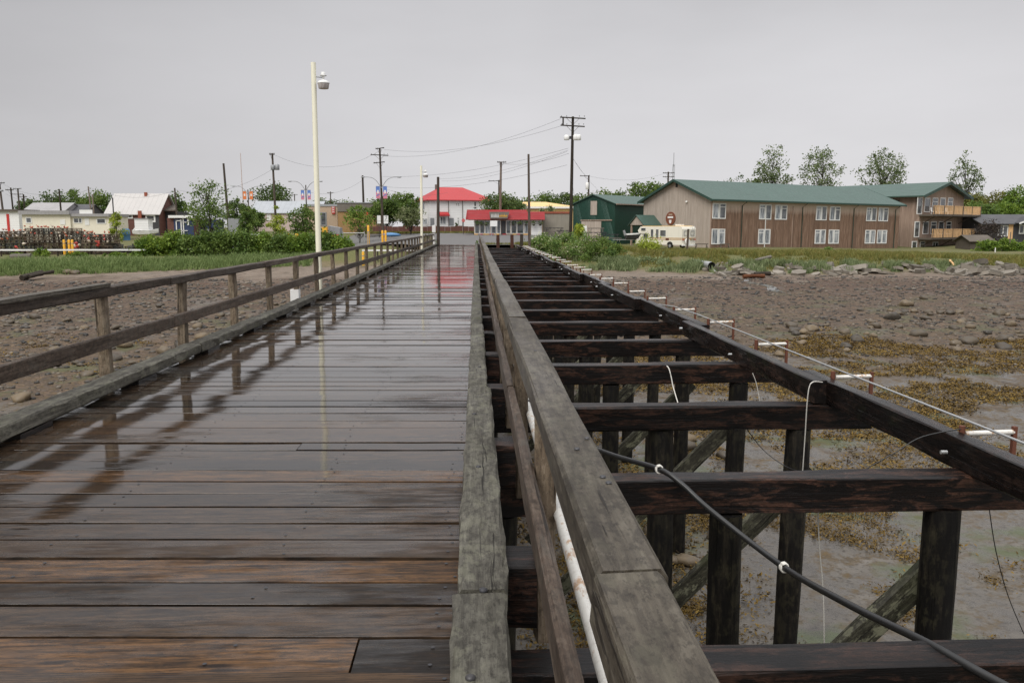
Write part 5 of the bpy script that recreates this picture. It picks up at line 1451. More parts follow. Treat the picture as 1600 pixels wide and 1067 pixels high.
M['banner_orange'] = paint("orange_banner", (.72, .22, .07), .7, .3, damt=.05)
M['banner_blue'] = paint("blue_banner", (.12, .22, .55), .7, .15, damt=.05)
M['banner_pink'] = paint("pink_banner", (.62, .22, .30), .7, .15, damt=.05)
def street_lamp(lb, px, Y, pt, reach, ends, shaft=True, cols=('banner_blue', 'banner_pink'), bz=(14, 30), bw_=6):
    x = ax(px, Y); g0 = gtop(x, Y) - .2
    t = thing("street_lamp", lb, "street lamp", (x, Y, g0))
    zt = az(pt, Y) - g0
    k_ = Y / F
    if shaft: MB().tube([(0, 0, 0), (0, 0, zt)], [.13, .09], 8).build("shaft", M['bark_post'], t)
    for s_ in ends:
        L = reach * k_ * s_
        pts = [(0, -.12, zt - 1.0), (L * .3, -.12, zt + .1), (L * .6, -.12, zt + .55), (L * .95, -.12, zt + .62)]
        a = MB().tube(spline(pts, 4), .05, 6).build("arm", M['grey_metal'], t)
        MB().blob((L * 1.06, -.12, zt + .6), .2, 1, 1.9, .8, .55, 0).build("lamp_head", M['grey_metal'], a)
    for i, s_ in enumerate((-1, 1)):
        z1, z0 = zt - bz[0] * k_, zt - bz[1] * k_
        xc = s_ * (bw_ * .5 + 2.4) * k_
        w_ = bw_ * k_ * .5
        b = MB(); h = z1 - z0
        b.box(xc - w_, xc + w_, -.16, -.13, z0, z0 + h * .55, mi=1); b.box(xc - w_, xc + w_, -.16, -.13, z0 + h * .55, z1, mi=0)
        b.box(xc - w_ * .45, xc + w_ * .45, -.175, -.162, z0 + h * .42, z0 + h * .70, mi=2)
        b.prism([(xc - w_ * .9, -.172, z0 + h * .18), (xc + w_ * .9, -.172, z0 + h * .34), (xc + w_ * .9, -.172, z0 + h * .40), (xc - w_ * .6, -.172, z0 + h * .3)], (0, .008, 0), mi=0)
        bo = b.build("banner", [M[cols[0]], M[cols[1]], M['white_paint']], t)
        MB().box(min(0, xc + s_ * w_), max(0, xc + s_ * w_), -.155, -.12, z1 + .01, z1 + .06).build("banner_rod", M['dark_metal'], bo)
street_lamp("double armed street lamp with orange and violet banners near the skyline mast", 390, 165, 297, 20, (-1, 1), cols=('banner_orange', 'banner_orange'), bz=(3, 15), bw_=5)
street_lamp("double armed street lamp with blue pink banners left of the cream pole", 480, 145, 290, 22, (-1, 1), bz=(8, 22), bw_=5)
street_lamp("curved street lamp arms and blue pink banners on the three arm utility pole", 597.5, 127, 284, 26, (-1, 1), shaft=False, bz=(8, 26), bw_=6)

def sign_post(name, lb, px, Y, pt, pb_, w_, h, m_, foot, shape="rect"):
    x = ax(px, Y); g0 = az(foot, Y)
    t = thing(name, lb, "sign", (x, Y, g0))
    z1, z0 = az(pt, Y) - g0, az(pb_, Y) - g0
    MB().tube([(0, 0, -.5), (0, 0, z1 - .1)], .045, 6).build("post", M['dark_metal'], t)
    if shape == "oct":
        rr_ = (z1 - z0) / 2; c = (z0 + z1) / 2
        f = MB(); f.prism([(rr_ * 1.08 * math.cos(R(22.5 + 45 * i)), -.07, c + rr_ * 1.08 * math.sin(R(22.5 + 45 * i))) for i in range(8)], (0, .02, 0))
        fo = f.build("face", M[m_], t)
        cu = bpy.data.curves.new("stop_text", 'FONT'); cu.body = "STOP"; cu.align_x = 'CENTER'; cu.align_y = 'CENTER'; cu.size = rr_ * .72; cu.extrude = .004
        to = bpy.data.objects.new("stop_text", cu); COL.objects.link(to)
        me = bpy.data.meshes.new_from_object(to.evaluated_get(bpy.context.evaluated_depsgraph_get()))
        bpy.data.objects.remove(to); me.materials.clear(); me.materials.append(M['white_paint']); me.name = "lettering"
        o = bpy.data.objects.new("lettering", me); COL.objects.link(o); o.parent = fo
        o.rotation_euler = (math.pi / 2, 0, 0); o.location = (0, -.078, c); o.scale = (.95, 1.2, 1)
    else:
        fo = MB().box(-w_ / F * Y / 2, w_ / F * Y / 2, -.07, -.048, z0, z1).build("face", M[m_], t)
        return t, fo, z0, z1
sign_post("stop_sign", "red octagonal stop sign on the far roadside before the white house", 724.3, 128, 342, 347.2, 0, 0, 'red_paint', 366, "oct")
for px, w_, lb in ((592.5, 5.5, "narrow white road sign left of the banner pole"), (603.5, 7, "white road sign with black curved marking right of the banner pole")):
    t, fo, z0, z1 = sign_post("road_sign", lb, px, 122, 337, 345.5, w_, 0, 'white_paint', 366)
    MB().box(-w_ / F * 61, w_ / F * 61, -.07, -.048, az(349.5, 122) - t.location.z, az(346, 122) - t.location.z).build("lower_plate", M['white_paint'], t)
    if px > 600:
        b = MB(); h = z1 - z0
        b.tube([(-.12, -.085, z0 + h * .2), (.05, -.085, z0 + h * .45), (.1, -.085, z0 + h * .65), (.0, -.085, z0 + h * .72)], .028, 5)
        b.box(-.15, -.06, -.082, -.072, z1 - .16, z1 - .06); b.box(.04, .2, -.082, -.072, z1 - .16, z1 - .06)
        b.build("marking", M['black'], fo)
sign_post("road_sign", "small red triangle sign in front of the ochre store", 574.5, 121, 332, 336.5, 3, 0, 'red_paint', 366)

def wires(lb, group, pairs, rad=.012):
    for (a, b_, sag) in pairs:
        tag(MB().tube(hang(a, b_, sag, 12), rad, 4).build("overhead_wire", M['wire']), lb, "wire", group)
bt = lambda px, py: at(px, py, 90)
wires("thin overhead wire sagging left from the tall transformer pole across the sky", "overhead wires left of the tall transformer pole",
      [(bt(888, 232), at(598, 276, 128), .9), (bt(888, 235), at(684, 279.5, 150), .8), (bt(886, 237), at(690, 283, 150), .9), (bt(886, 258), at(600, 292, 128), 1.0), (bt(880, 196), at(600, 234, 128), 1.2), (bt(876, 186), at(600, 244, 128), 1.3), (bt(889, 240), at(784, 256, 130), .5)])
wires("overhead wire running from the tall transformer pole down to the right", "overhead wires right of the tall transformer pole",
      [(bt(894, 246), at(940, 302, 113), .3), (bt(893, 280), at(905, 345, 112), .1), (bt(894, 245), at(919, 276, 150), .4)])
wires("overhead wire leading off to the hotel ridge pole", "overhead wires above the warehouse", [(at(919, 275, 150), at(1042, 270, 170), 1.1)])
wires("long overhead wire along the left skyline between poles", "overhead wires along the left skyline",
      [(at(5, 288, 140), at(97, 299, 132), 1.0), (at(97, 300, 132), at(142, 294, 134), .5), (at(142, 294, 134), at(276, 297, 130), 1.3), (at(276, 297, 130), at(430, 262, 112), 1.5), (at(430, 243, 112), at(596, 234, 128), 2.0), (at(9, 303, 140), at(97, 305, 132), 1.2), (at(480, 300, 145), at(569, 280, 150), 1.2), (at(598, 294, 128), at(700, 301, 150), .8)])

# ------------------------------------------------------------------ harbour yard on the left
GZ = lambda py, Y: az(py, Y)
# white guard rail
def guard(lb, p0, p1, py, Y, n):
    t = thing("guard_rail", lb, "guard rail", (ax(p0, Y), Y, az(py, Y) - .6))
    L = ax(p1, Y) - ax(p0, Y)
    MB().beam((0, 0, .6), (L, 0, .6), .14, .14, 8, .006, .01).build("rail", M['white_paint'], t)
    for i in range(n):
        MB().box(L * (i + .3) / n - .06, L * (i + .3) / n + .06, -.05, .07, -.4, .528).build("post", M['dark_post'], t)
guard("long low white rail in front of the crab pot stacks", -40, 226, 390, 86, 9)
guard("short low white rail seen through the left timber railing", 565, 658, 391.3, 80.5, 5)
guard("short piece of low white rail among the hedge shrubs", 286, 308, 388.8, 86.5, 2)
for px, pt, pb_, Y, lb in [(98.5, 374, 391, 88, "leftmost yellow bollard before the crab pots"), (106.3, 374, 391, 88, "yellow bollard, left of the close pair by the crab pots"), (111.5, 374, 391, 88, "yellow bollard, right of the close pair by the crab pots"),
        (462.5, 365, 380, 92, "yellow bollard just left of the yellow gate frame"), (477.5, 365, 380, 92, "yellow bollard left of the pair behind the cream lamp pole"), (482.5, 365, 380, 92, "yellow bollard right of the pair behind the cream lamp pole"),
        (597.5, 360, 378, 92, "yellow bollard, left one of the road pair behind the railing"), (602.3, 360, 378, 92, "yellow bollard, right one of the road pair behind the railing"), (575.5, 352, 385, 90, "tall thin yellow post beside the mesh gate"), (566.5, 393, 412, 80, "yellow post low behind the left railing")]:
    x = ax(px, Y)
    t = thing("bollard", lb, "bollard", (x, Y, az(pb_, Y) - .4))
    h = az(pt, Y) - az(pb_, Y) + .4
    MB().lathe((0, 0, 0), [(0, .12), (h - .08, .12), (h - .02, .09), (h, .03)], 12).build("tube", M['yellow'], t)
    MB().lathe((0, 0, h * .72), [(0, .125), (.07, .125)], 12).build("band", M['grey_metal'], t)
yb2 = thing("barrier", "low yellow painted barrier frame behind the hedge", "barrier", (ax(449, 93), 93, az(380, 93)))
for q in (0, .95): MB().box(q, q + .2, -.1, .1, -.4, az(365, 93) - az(380, 93)).build("post", M['yellow'], yb2)
MB().box(-.9, .94, -.07, .07, .35, .65).build("beam", M['yellow'], yb2)
tag(MB().prism([(ax(503, 100), 100, -.8), (ax(511, 100), 100, -.8), (ax(510.5, 100), 100, az(355, 100)), (ax(503, 100), 100, az(355.5, 100))], (0, .8, 0)).build("container_bin", M['yellow']), "yellow bin standing behind the cream lamp pole", "bin")
tag(MB().prism([(ax(513, 104), 104, -.8), (ax(531, 104), 104, -.8), (ax(531, 104), 104, az(356, 104)), (ax(513, 104), 104, az(353, 104))], (0, 2, 0)).build("dumpster", M['grey_metal']), "grey dumpster between the yellow bin and the mesh gate", "dumpster")
rb2 = MB(); rb2.prism([(ax(516, 101), 101, -.8), (ax(528, 101), 101, -.8), (ax(528.5, 101), 101, az(366.5, 101)), (ax(515, 101), 101, az(367.5, 101))], (0, .9, 0))
tag(rb2.build("crate", M['red_paint']), "low red crate in front of the grey dumpster", "crate")
tp_ = MB(); tp_.blob((ax(611, 115), 115, az(367, 115)), .5, 2, 2.6, 1.2, .55, .4, 4)
tag(tp_.build("tarp_bundle", M['sky_blue']), "blue tarp bundle lying on the asphalt yard", "tarp")
# galvanised mesh gate
gt2 = thing("mesh_gate", "galvanised chain link gate panel beside the left railing", "gate", (ax(530, 88), 88, az(386, 88)))
L = ax(576, 88) - ax(530, 88); h = az(362, 88) - az(386, 88)
b = MB()
for q in (0, L * .12, L * .85, L * .98): b.tube([(q, 0, -.6), (q, 0, h)], .055, 8)
b.build("posts", M['steel'], gt2)
MB().tube([(L * .12, 0, h - .15), (L * .85, 0, h - .15)], .04, 8).build("top_tube", M['steel'], gt2)
b = MB()
for i in range(26):
    q = L * .12 + L * .73 * i / 26
    b.bar((q, 0, 0), (min(L * .85, q + .9), 0, min(h - .18, (min(L * .85, q + .9) - q) * 1.3)), .007, .007); b.bar((q, .01, min(h - .18, 1.2)), (min(L * .85, q + .9), .01, .05), .007, .007)
b.build("mesh", M['steel'], gt2)
# crab pots
def pot_mesh(seed):
    q = random.Random(seed); b = MB(); Rr, h = .52, .30
    for z in (0, h):
        b.tube([(Rr * math.cos(R(a)), Rr * math.sin(R(a)), z) for a in range(0, 361, 24)], .022, 4, caps=False)
    for a in range(0, 360, 45): b.tube([(Rr * math.cos(R(a)), Rr * math.sin(R(a)), 0), (Rr * math.cos(R(a)), Rr * math.sin(R(a)), h)], .016, 4)
    for a in range(0, 360, 12):
        b.bar((Rr * .98 * math.cos(R(a)), Rr * .98 * math.sin(R(a)), .02), (Rr * .98 * math.cos(R(a + 22)), Rr * .98 * math.sin(R(a + 22)), h - .02), .016, .006)
        b.bar((Rr * .97 * math.cos(R(a)), Rr * .97 * math.sin(R(a)), h - .02), (Rr * .97 * math.cos(R(a + 22)), Rr * .97 * math.sin(R(a + 22)), .02), .016, .006)
    for k_ in range(-4, 5):
        y = k_ * .115; x = math.sqrt(max(0, Rr * Rr - y * y))
        b.bar((-x, y, h - .01), (x, y, h - .02), .014, .006); b.bar((y, -x, h), (y, x, h - .01), .014, .006)
    b.lathe((0, 0, .06), [(0, .05), (.16, .09), (.2, .04)], 8)
    b.box(-.3, .3, -.04, .04, .02, .06)
    return b
M['pot'] = []
pm = []
for i, c in enumerate([(.08, .06, .045), (.16, .125, .09), (.24, .185, .13), (.09, .095, .085)]):
    M['pot%d' % i] = paint("crab_pot_netting_%d" % i, c, .85, .5, scale=6, dirt=(.22, .08, .03), damt=.5)
    pm.append(pot_mesh(i).mesh("crab_pot", M['pot%d' % i]))
r = random.Random(21)
pY = 91.0; zg = -1.30
def inst(name, me, loc, rot, scale, lb, cat, group):
    o = bpy.data.objects.new(name, me); COL.objects.link(o)
    o.location = loc; o.rotation_euler = rot; o.scale = scale
    return tag(o, lb, cat, group)
npot = 0; tops = []
for c in range(13):
    x = ax(-14, pY) + c * .99
    px = 745 + x / pY * F
    lay = 8 if px < 60 else (9 if px < 130 else 8)
    if px > 150: lay = 7
    for row in range(2):
        for l in range(lay - row * 0):
            inst("crab_pot", pm[r.randrange(4)], (x + row * .5 + r.uniform(-.12, .12), pY + row * .9 + r.uniform(-.08, .08), zg + l * .315), (r.uniform(-.03, .03), r.uniform(-.03, .03), r.uniform(0, 6)), (1, 1, 1),
                 "round netted crab pot in the big stack behind the white rail", "crab pot", "crab pots stacked behind the white rail")
    tops.append((x, zg + lay * .315))
for i in range(34):
    px = r.uniform(158, 232); Y = r.choice((92, 93.2)); x = ax(px, Y)
    inst("crab_pot", pm[3 if r.random() < .6 else 0], (x, Y + r.uniform(-.4, .4), -1.05 + .3 * r.choice((0, 0, 1, 1, 2))), (r.uniform(-.2, .2), r.uniform(-.2, .2), r.uniform(0, 6)), (1, 1, 1),
         "grey crab pot in the low heap right of the big stack", "crab pot", "crab pots in the low heap")
bb_ = MB(); bb_.blob((0, 0, 0), .10, 2, .85, .85, 1.3, 0); bb_.lathe((0, 0, .16), [(0, .03), (.08, .02)], 6)
bo_ = bb_.mesh("fishing_float", M['orange']); M['float_white'] = paint("dull_white_float", (.62, .54, .44), .7, .3); M['float_red'] = paint("dull_red_float", (.40, .05, .035), .7, .3)
bw2 = bb_.mesh("fishing_float", M['float_white']); br2 = bb_.mesh("fishing_float", M['float_red'])
for i in range(70):
    x, z = r.choice(tops); up = r.random() < .62
    mesh_ = r.choice((bo_, bo_, bo_, bw2, bw2, bw2, br2))
    if up: loc = (x + r.uniform(-.5, .5), pY + r.uniform(-.55, .9), z + r.uniform(.02, .22))
    else: loc = (x + r.uniform(-.5, .5), pY - .60 - r.uniform(0, .06), z - r.choice((.2, .5, .5, .8, .8)) + r.uniform(-.05, .05))
    inst("fishing_float", mesh_, loc, (r.uniform(0, 3), r.uniform(0, 3), 0), (1, 1, 1), ("orange", "white", "red")[(bo_, bw2, br2).index(mesh_)] + " float lying on or hanging from the crab pot stack", "float", "floats on the crab pot stack")
for i, (px, py) in enumerate([(117, 384), (119, 380), (121.5, 385), (124, 383), (118, 387), (138, 374), (139, 377), (152, 378), (154, 381), (37, 381), (25, 386), (153, 384)]):
    Y = 89.3; p = at(px, py, Y)
    inst("fishing_float", br2 if i % 3 else bw2, p, (r.uniform(0, 3), r.uniform(0, 3), 0), (1.6, 1.6, 1.6), ("red" if i % 3 else "white") + " float in the small clusters before the crab pots", "float", "float clusters before the crab pots")
# white skiff with box cabin
bt_ = thing("work_boat", "small white boat with a tall square cabin box in the yard", "boat", (ax(210, 104), 104, az(369, 104)))
bl = ax(248, 104) - ax(210, 104)
hull = MB(); st = []
for (f, w_, zk, zs) in [(0, .75, .15, .75), (.3, .85, .05, .66), (.7, .7, .1, .72), (1.0, .06, .45, .95)]:
    st.append([(bl * f, -w_, zs), (bl * f, -w_ * .85, zk + .18), (bl * f, 0, zk), (bl * f, w_ * .85, zk + .18), (bl * f, w_, zs)])
vs = [p for s_ in st for p in s_]; fs = []
for i in range(3):
    for j in range(4): fs.append((i * 5 + j, (i + 1) * 5 + j, (i + 1) * 5 + j + 1, i * 5 + j + 1))
    fs.append((i * 5 + 4, (i + 1) * 5 + 4, (i + 1) * 5, i * 5))
fs.append((0, 1, 2, 3, 4)); hull.add(vs, fs); hull.build("hull", M['white_paint'], bt_)
MB().box(bl * .12, bl * .68, -.7, .7, .72, az(343, 104) - az(369, 104)).build("cabin", M['white_wall'], bt_)
MB().box(bl * .10, bl * .70, -.76, .76, az(343, 104) - az(369, 104) + .003, az(341.5, 104) - az(369, 104)).build("cabin_roof", M['grey_roof'], bt_)
MB().bar((bl * .02, -.5, .7), (bl * .2, -.5, 1.35), .12, .1).build("davit", M['white_paint'], bt_)
tag(MB().box(ax(357, 103), ax(373, 103), 103, 104.2, -1, az(341.5, 103)).build("utility_cabinet", M['grey_metal']), "tall grey utility cabinet left of the upturned white skiff", "cabinet")
sk = MB(); n = 9
vs, fs = [], []
x0, x1 = ax(354, 100), ax(420, 100)
for i in range(n):
    f = i / (n - 1); w_ = .9 * math.sin(math.pi * (.12 + .88 * (1 - f) * .55 + .0)); zb = az(367.5, 100) - .25 * f
    for (yy, zz) in ((-w_, zb), (-w_ * .95, zb + .22), (-w_ * .5, zb + .36), (w_ * .5, zb + .36), (w_, zb)): vs.append((x0 + (x1 - x0) * f, 100 + yy, zz))
for i in range(n - 1):
    for j in range(5): fs.append((i * 5 + j, (i + 1) * 5 + j, (i + 1) * 5 + (j + 1) % 5, i * 5 + (j + 1) % 5))
fs += [(0, 1, 2, 3, 4), tuple(range(n * 5 - 1, n * 5 - 6, -1))]
sk.add(vs, fs)
tag(sk.build("skiff", M['white_paint']), "low white skiff lying upturned beside the grey cabinet", "boat")
# blue drum
tag(MB().lathe((ax(196.5, 99), 99, az(370, 99)), [(-.4, .45), (.3, .46), (.32, .48), (.36, .46), (.8, .45), (.95, .3)], 14).build("drum", M['sky_blue']), "blue drum left of the small white boat", "drum")
# meter post by the dark timber post
mp_ = thing("power_pedestal", "white power pedestal next to the thick dark post", "pedestal", (ax(678, 77.2), 77.2, -.2))
MB().box(-.1, .1, -.08, .08, 0, az(352, 77.2) + .2).build("post", M['white_paint'], mp_)
MB().box(-.16, .16, -.2, -.083, az(363, 77.2) + .2, az(352.5, 77.2) + .2).build("meter_box", M['white_paint'], mp_)

# ------------------------------------------------------------------ right bank: motorhome, trailers, culvert, rubble
rvA = at(1065, 388, 94)
rv = thing("motorhome", "cream motorhome with tan stripes parked before the hotel gable", "motorhome", (rvA.x, 94, az(389.5, 94)), math.atan2(.59, .81))
# local: x across the rear (right), y forward (away), rear face y=0, camera side x=0
M['rv_cream'] = paint("motorhome_cream", (.80, .765, .67), .35, .08, damt=.12)
M['rv_tan'] = paint("motorhome_tan_stripe", (.50, .30, .12), .4, .1)
RW, RL, RH = 2.35, 6.6, az(354, 94) - az(389.5, 94)
b = MB(); b.prism([(0, 0, .45), (0, 5.0, .45), (0, 5.0, 1.75), (0, RL, 1.75), (0, RL + .15, 2.1), (0, RL - .3, RH), (0, .12, RH), (0, -.03, RH - .3)], (RW, 0, 0))
b.build("body", M['rv_cream'], rv)
MB().prism([(.08, 5.02, .45), (.08, RL + .55, .45), (.08, RL + .55, 1.0), (.08, RL + .1, 1.12), (.08, RL - .35, 1.74), (.08, 5.02, 1.74)], (RW - .16, 0, 0)).build("cab", M['rv_cream'], rv)
MB().prism([(.05, .2, RH + .002), (.05, RL - .4, RH + .002), (.05, RL - .7, RH + .07), (.05, .4, RH + .07)], (RW - .1, 0, 0)).build("roof_skin", M['yellow_roof'], rv)
b = MB()
b.box(.7, 1.3, .8, 1.6, RH + .075, RH + .25); b.build("roof_hatch", M['white_paint'], rv)
for zz, hh in ((1.0, .06), (1.14, .1)):
    s_ = MB(); s_.box(-.012, -.002, .0, 4.98, zz, zz + hh); s_.box(.02, RW - .02, -.075, -.028, zz, zz + hh); s_.build("stripe", M['rv_tan'], rv)
window(rv, 'x0', 0, 2.4, 1.45, .8, .65, fr=.05, fm='grey_metal', name="window")
window(rv, 'x0', 0, 3.5, 1.25, .35, .95, fr=.04, fm='grey_metal')
window(rv, 'x0', 0, 4.3, 1.25, .35, .95, fr=.04, fm='grey_metal')
window(rv, 'x0', 0, RL - 1.1, 2.05, .7, .3, fr=.04, fm='grey_metal')
window(rv, 'x0', .08, 5.15, 1.12, .75, .55, fr=.05, fm='grey_metal')
window(rv, 'y0', 0, .3, 1.5, .75, .55, fr=.05, fm='grey_metal')
window(rv, 'y0', 0, 1.45, 1.5, .65, .55, fr=.05, fm='grey_metal')
panel(rv, "tail_light", 'red_paint', 'y0', 0, .06, .26, .98, 1.1, .0, .085)
panel(rv, "tail_light", 'red_paint', 'y0', 0, RW - .26, RW - .06, .98, 1.1, .0, .085)
panel(rv, "bumper", 'white_paint', 'y0', 0, -.02, RW + .02, .35, .48, .0, .2)
panel(rv, "locker_door", 'rust', 'x0', 0, 1.9, 2.4, .95, 1.2, .0, .02)
sw = MB().tube([(.75, -.08, .85), (.75, -.26, .85)], .34, 18).build("spare_tyre_cover", M['white_paint'], rv)
ld = MB()
for q in (1.62, 2.0): ld.tube([(q, -.13, .6), (q, -.13, RH + .1), (q, .25, RH + .12)], .02, 6)
for k_ in range(6): ld.tube([(1.62, -.13, .75 + k_ * .3), (2.0, -.13, .75 + k_ * .3)], .015, 6)
ld.build("ladder", M['steel'], rv)
for yy in (1.75, 5.7):
    for xx in (-.005, RW - .215):
        w_ = MB().tube([(xx, yy, .34), (xx + .22, yy, .34)], .34, 18).build("wheel", M['black_cable'], rv)
        MB().tube([(xx - .012, yy, .34), (xx - .002, yy, .34)], .18, 12).build("rim", M['grey_metal'], w_)
wa = MB(); wa.prism([(-.008, 1.75 + .44 * math.cos(R(a)), .46 + .36 * math.sin(R(a))) for a in range(0, 181, 20)], (.006, 0, 0)); wa.build("wheel_arch", M['black'], rv)
# post and trestles in front of the hotel corner
tag(MB().beam((ax(1074.5, 92), 92, az(392, 92)), (ax(1075.5, 92), 92, az(358, 92)), .2, .2, 4, .008, .015, up=(0, 1, 0)).build("post", M['bark_post']), "weathered square post standing behind the motorhome's rear corner", "post")
def sawhorse(lb, px, Y, w_):
    t = thing("sawhorse", lb, "sawhorse", (ax(px, Y), Y, az(391, Y)))
    h = az(381, Y) - az(391, Y)
    MB().box(-w_, w_, -.06, .06, h - .1, h).build("beam", M['brown_roof'], t)
    for sx_ in (-1, 1):
        for sy in (-1, 1): MB().bar((sx_ * w_ * .75, sy * .02, h - .11), (sx_ * w_ * .95, sy * .35, 0), .08, .05).build("leg", M['brown_roof'], t)
sawhorse("wooden sawhorse right of the motorhome against the hotel gable", 1097, 95, .75)
sawhorse("second wooden sawhorse under the first pair of hotel windows", 1133, 99.5, .6)
# stacked dark trailers and picnic frames
def frame_rack(lb, px, Y, pb_, L, h, n):
    t = thing("frame_stack", lb, "rack", (ax(px, Y), Y, az(pb_, Y)), .15)
    for k_ in range(n):
        b = MB(); z = h * (k_ + 1) / n; l = L * (1 - .22 * k_)
        for yy in (-.5, .5): b.bar((-l / 2, yy, z), (l / 2, yy, z), .1, .06)
        for j in range(5): b.bar((-l / 2 + l * j / 4, -.5, z - .07), (-l / 2 + l * j / 4, .5, z - .07), .08, .05)
        for sx_ in (-1, 1):
            for yy in (-.45, .45): b.bar((sx_ * l * .42, yy, z - h / n), (sx_ * l * .42, yy, z - .1), .07, .07)
        b.build("frame", M['dark_metal'] if k_ % 2 else M['taupe'], t)
frame_rack("dark stacked frames in front of the warehouse double door", 931, 103, 377, 3.2, 1.6, 3)
frame_rack("low dark frames right of the stacked ones by the warehouse", 951, 102, 378, 3.0, .9, 2)
frame_rack("dark frames leaning against the concrete store wall", 866, 124, 367, 3.2, 1.0, 2)
frame_rack("low dark frames at the right of the concrete store wall", 881, 123, 368, 2.4, .7, 2)
bo2 = thing("boat", "small boat under white cover on a trailer beside the warehouse", "boat", (ax(978, 100), 100, az(380, 100)), .1)
hull = MB(); st = []; bl = 3.6
for (f, w_, zk, zs) in [(0, .5, .45, .9), (.3, .6, .4, .95), (.7, .5, .45, 1.05), (1.0, .05, .75, 1.2)]:
    st.append([(bl * f, -w_, zs), (bl * f, -w_ * .8, zk + .15), (bl * f, 0, zk), (bl * f, w_ * .8, zk + .15), (bl * f, w_, zs)])
vs = [p for s_ in st for p in s_]; fs = []
for i in range(3):
    for j in range(4): fs.append((i * 5 + j, (i + 1) * 5 + j, (i + 1) * 5 + j + 1, i * 5 + j + 1))
    fs.append((i * 5 + 4, (i + 1) * 5 + 4, (i + 1) * 5, i * 5))
fs.append((0, 1, 2, 3, 4)); hull.add(vs, fs); hull.build("hull", M['dark_metal'], bo2)
MB().prism([(0, -.58, .96), (bl * .7, -.5, 1.08), (bl, 0, 1.26), (bl * .7, .5, 1.08), (0, .58, .96)], (0, 0, .14)).build("cover", M['white_paint'], bo2)
b = MB(); b.bar((-1.6, 0, .42), (bl * .9, 0, .36), .1, .08); b.bar((bl * .55, -.7, .3), (bl * .55, .7, .3), .08, .08); b.build("trailer_frame", M['steel'], bo2)
for yy in (-.75, .65): MB().tube([(bl * .55, yy, .25), (bl * .55, yy + .12, .25)], .26, 14).build("wheel", M['black_cable'], bo2)
MB().tube([(-.1, 0, .9), (-.25, 0, 1.5)], .14, 10).build("outboard_motor", M['grey_metal'], bo2)

# corrugated culvert
c0, c1 = at(1080, 410.5, 76.5), at(1112, 415.5, 71.5)
pts, rad = [], []
for i in range(61):
    pts.append(c0.lerp(c1, i / 60)); rad.append(.34 + .016 * math.sin(i * 1.57))
cu_ = thing("culvert_pipe", "corrugated grey culvert pipe sticking out of the right bank", "pipe")
MB().tube(pts, rad, 18, caps=False).build("shell", M['steel'], cu_)
d = (c1 - c0).normalized()
MB().tube([c1 - d * .02, c1 - d * .04, c0], [.32, .30, .28], 18, caps=False).build("lining", M['dark_metal'], cu_)
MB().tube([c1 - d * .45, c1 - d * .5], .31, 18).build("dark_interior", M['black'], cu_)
MB().tube([c1 + Vector((.1, -.1, -.35)), c1 + Vector((.35, -.5, -.75)), c1 + Vector((.6, -1.2, -1.0))], [.16, .2, .25], 8).build("broken_end", M['steel'], cu_)
# stream from the culvert
g = G("trickling_water"); g.bump(g.noise(g.map(g.pos(), (3, 8, 3)), 1.0, 4), .4, .02); M['water'] = g.out((.10, .095, .085), .05, 0, .8)
sv, sf = [], []
path = [(c1.x + .5, 70.6, .2), (c1.x + .3, 68, .3), (c1.x + .8, 65, .2), (c1.x + .4, 62.5, .42), (c1.x + 1.0, 60, .3), (c1.x + .5, 57.5, .5), (c1.x + .6, 55.5, .03)]
sp = spline([Vector(p) for p in path], 6)
for p in sp:
    for s_ in (-1, 0, 1):
        x = p.x + s_ * p.z * (.8 + .3 * mn.noise(Vector((p.y, s_, 0)))); sv.append((x, p.y, max(ground(x, p.y), ground(p.x, p.y) - .01) + .02))
for i in range(len(sp) - 1):
    for j in (0, 1): sf.append((i * 3 + j, i * 3 + j + 1, (i + 1) * 3 + j + 1, (i + 1) * 3 + j))
me = bpy.data.meshes.new("stream"); me.from_pydata(sv, [], sf); me.materials.append(M['water'])
o = bpy.data.objects.new("stream", me); COL.objects.link(o); o["kind"] = "structure"

# rubble slabs and logs along the right shore
def rock_mesh(name, seed, flat, m_, sub=1):
    q = random.Random(seed); b = MB(); n = 5 + seed % 3
    a0 = q.uniform(0, 6); poly = [(math.cos(a0 + 6.283 * i / n) * q.uniform(.4, .6), math.sin(a0 + 6.283 * i / n) * q.uniform(.4, .6), 0) for i in range(n)]
    b.prism(poly, (q.uniform(-.08, .08), q.uniform(-.08, .08), flat), q.random())
    return b.mesh(name, m_)
slabs = [rock_mesh("broken_rock", i, (.16, .25, .34, .2)[i % 4], M['rubble']) for i in range(8)]
r = random.Random(31)
for i in range(230):
    px = r.choice((r.uniform(1105, 1180), r.uniform(1180, 1560), r.uniform(1260, 1560), r.uniform(1430, 1550), r.uniform(1560, 1620)))
    Y = 0; x = 0
    y0 = toe(px and ax(px, 74)) ; x = ax(px, y0 + 1.5)
    Y = toe(x) + r.uniform(-.6, 4.2) - (1.2 if 1470 < px < 1560 else 0)
    s_ = r.choice((.4, .6, .7, .9, 1.25)) * (1.25 if px > 1440 else 1) * (.7 if Y > toe(x) + 3 else 1)
    if px < 1180: s_ *= .8
    inst("broken_rock", r.choice(slabs), (x, Y, ground(x, Y) + .02), (r.uniform(-.5, .35), r.uniform(-.35, .35), r.uniform(0, 6.28)), (s_ * 1.3, s_, s_ * r.uniform(.8, 1.5)),
         "angular concrete slab in the rubble at the foot of the right bank", "rock", "broken slabs along the right shore")
def log(lb, p, q, rad, m_, name="driftwood_log"):
    tag(MB().tube(spline([p, p.lerp(q, .5) + Vector((0, 0, .03)), q], 4), [rad * (1 + .1 * math.sin(i)) for i in range(9)], 9).build(name, m_), lb, "log")
def gp2(px, Y, dz=.12): x = ax(px, Y); return Vector((x, Y, ground(x, Y) + dz))
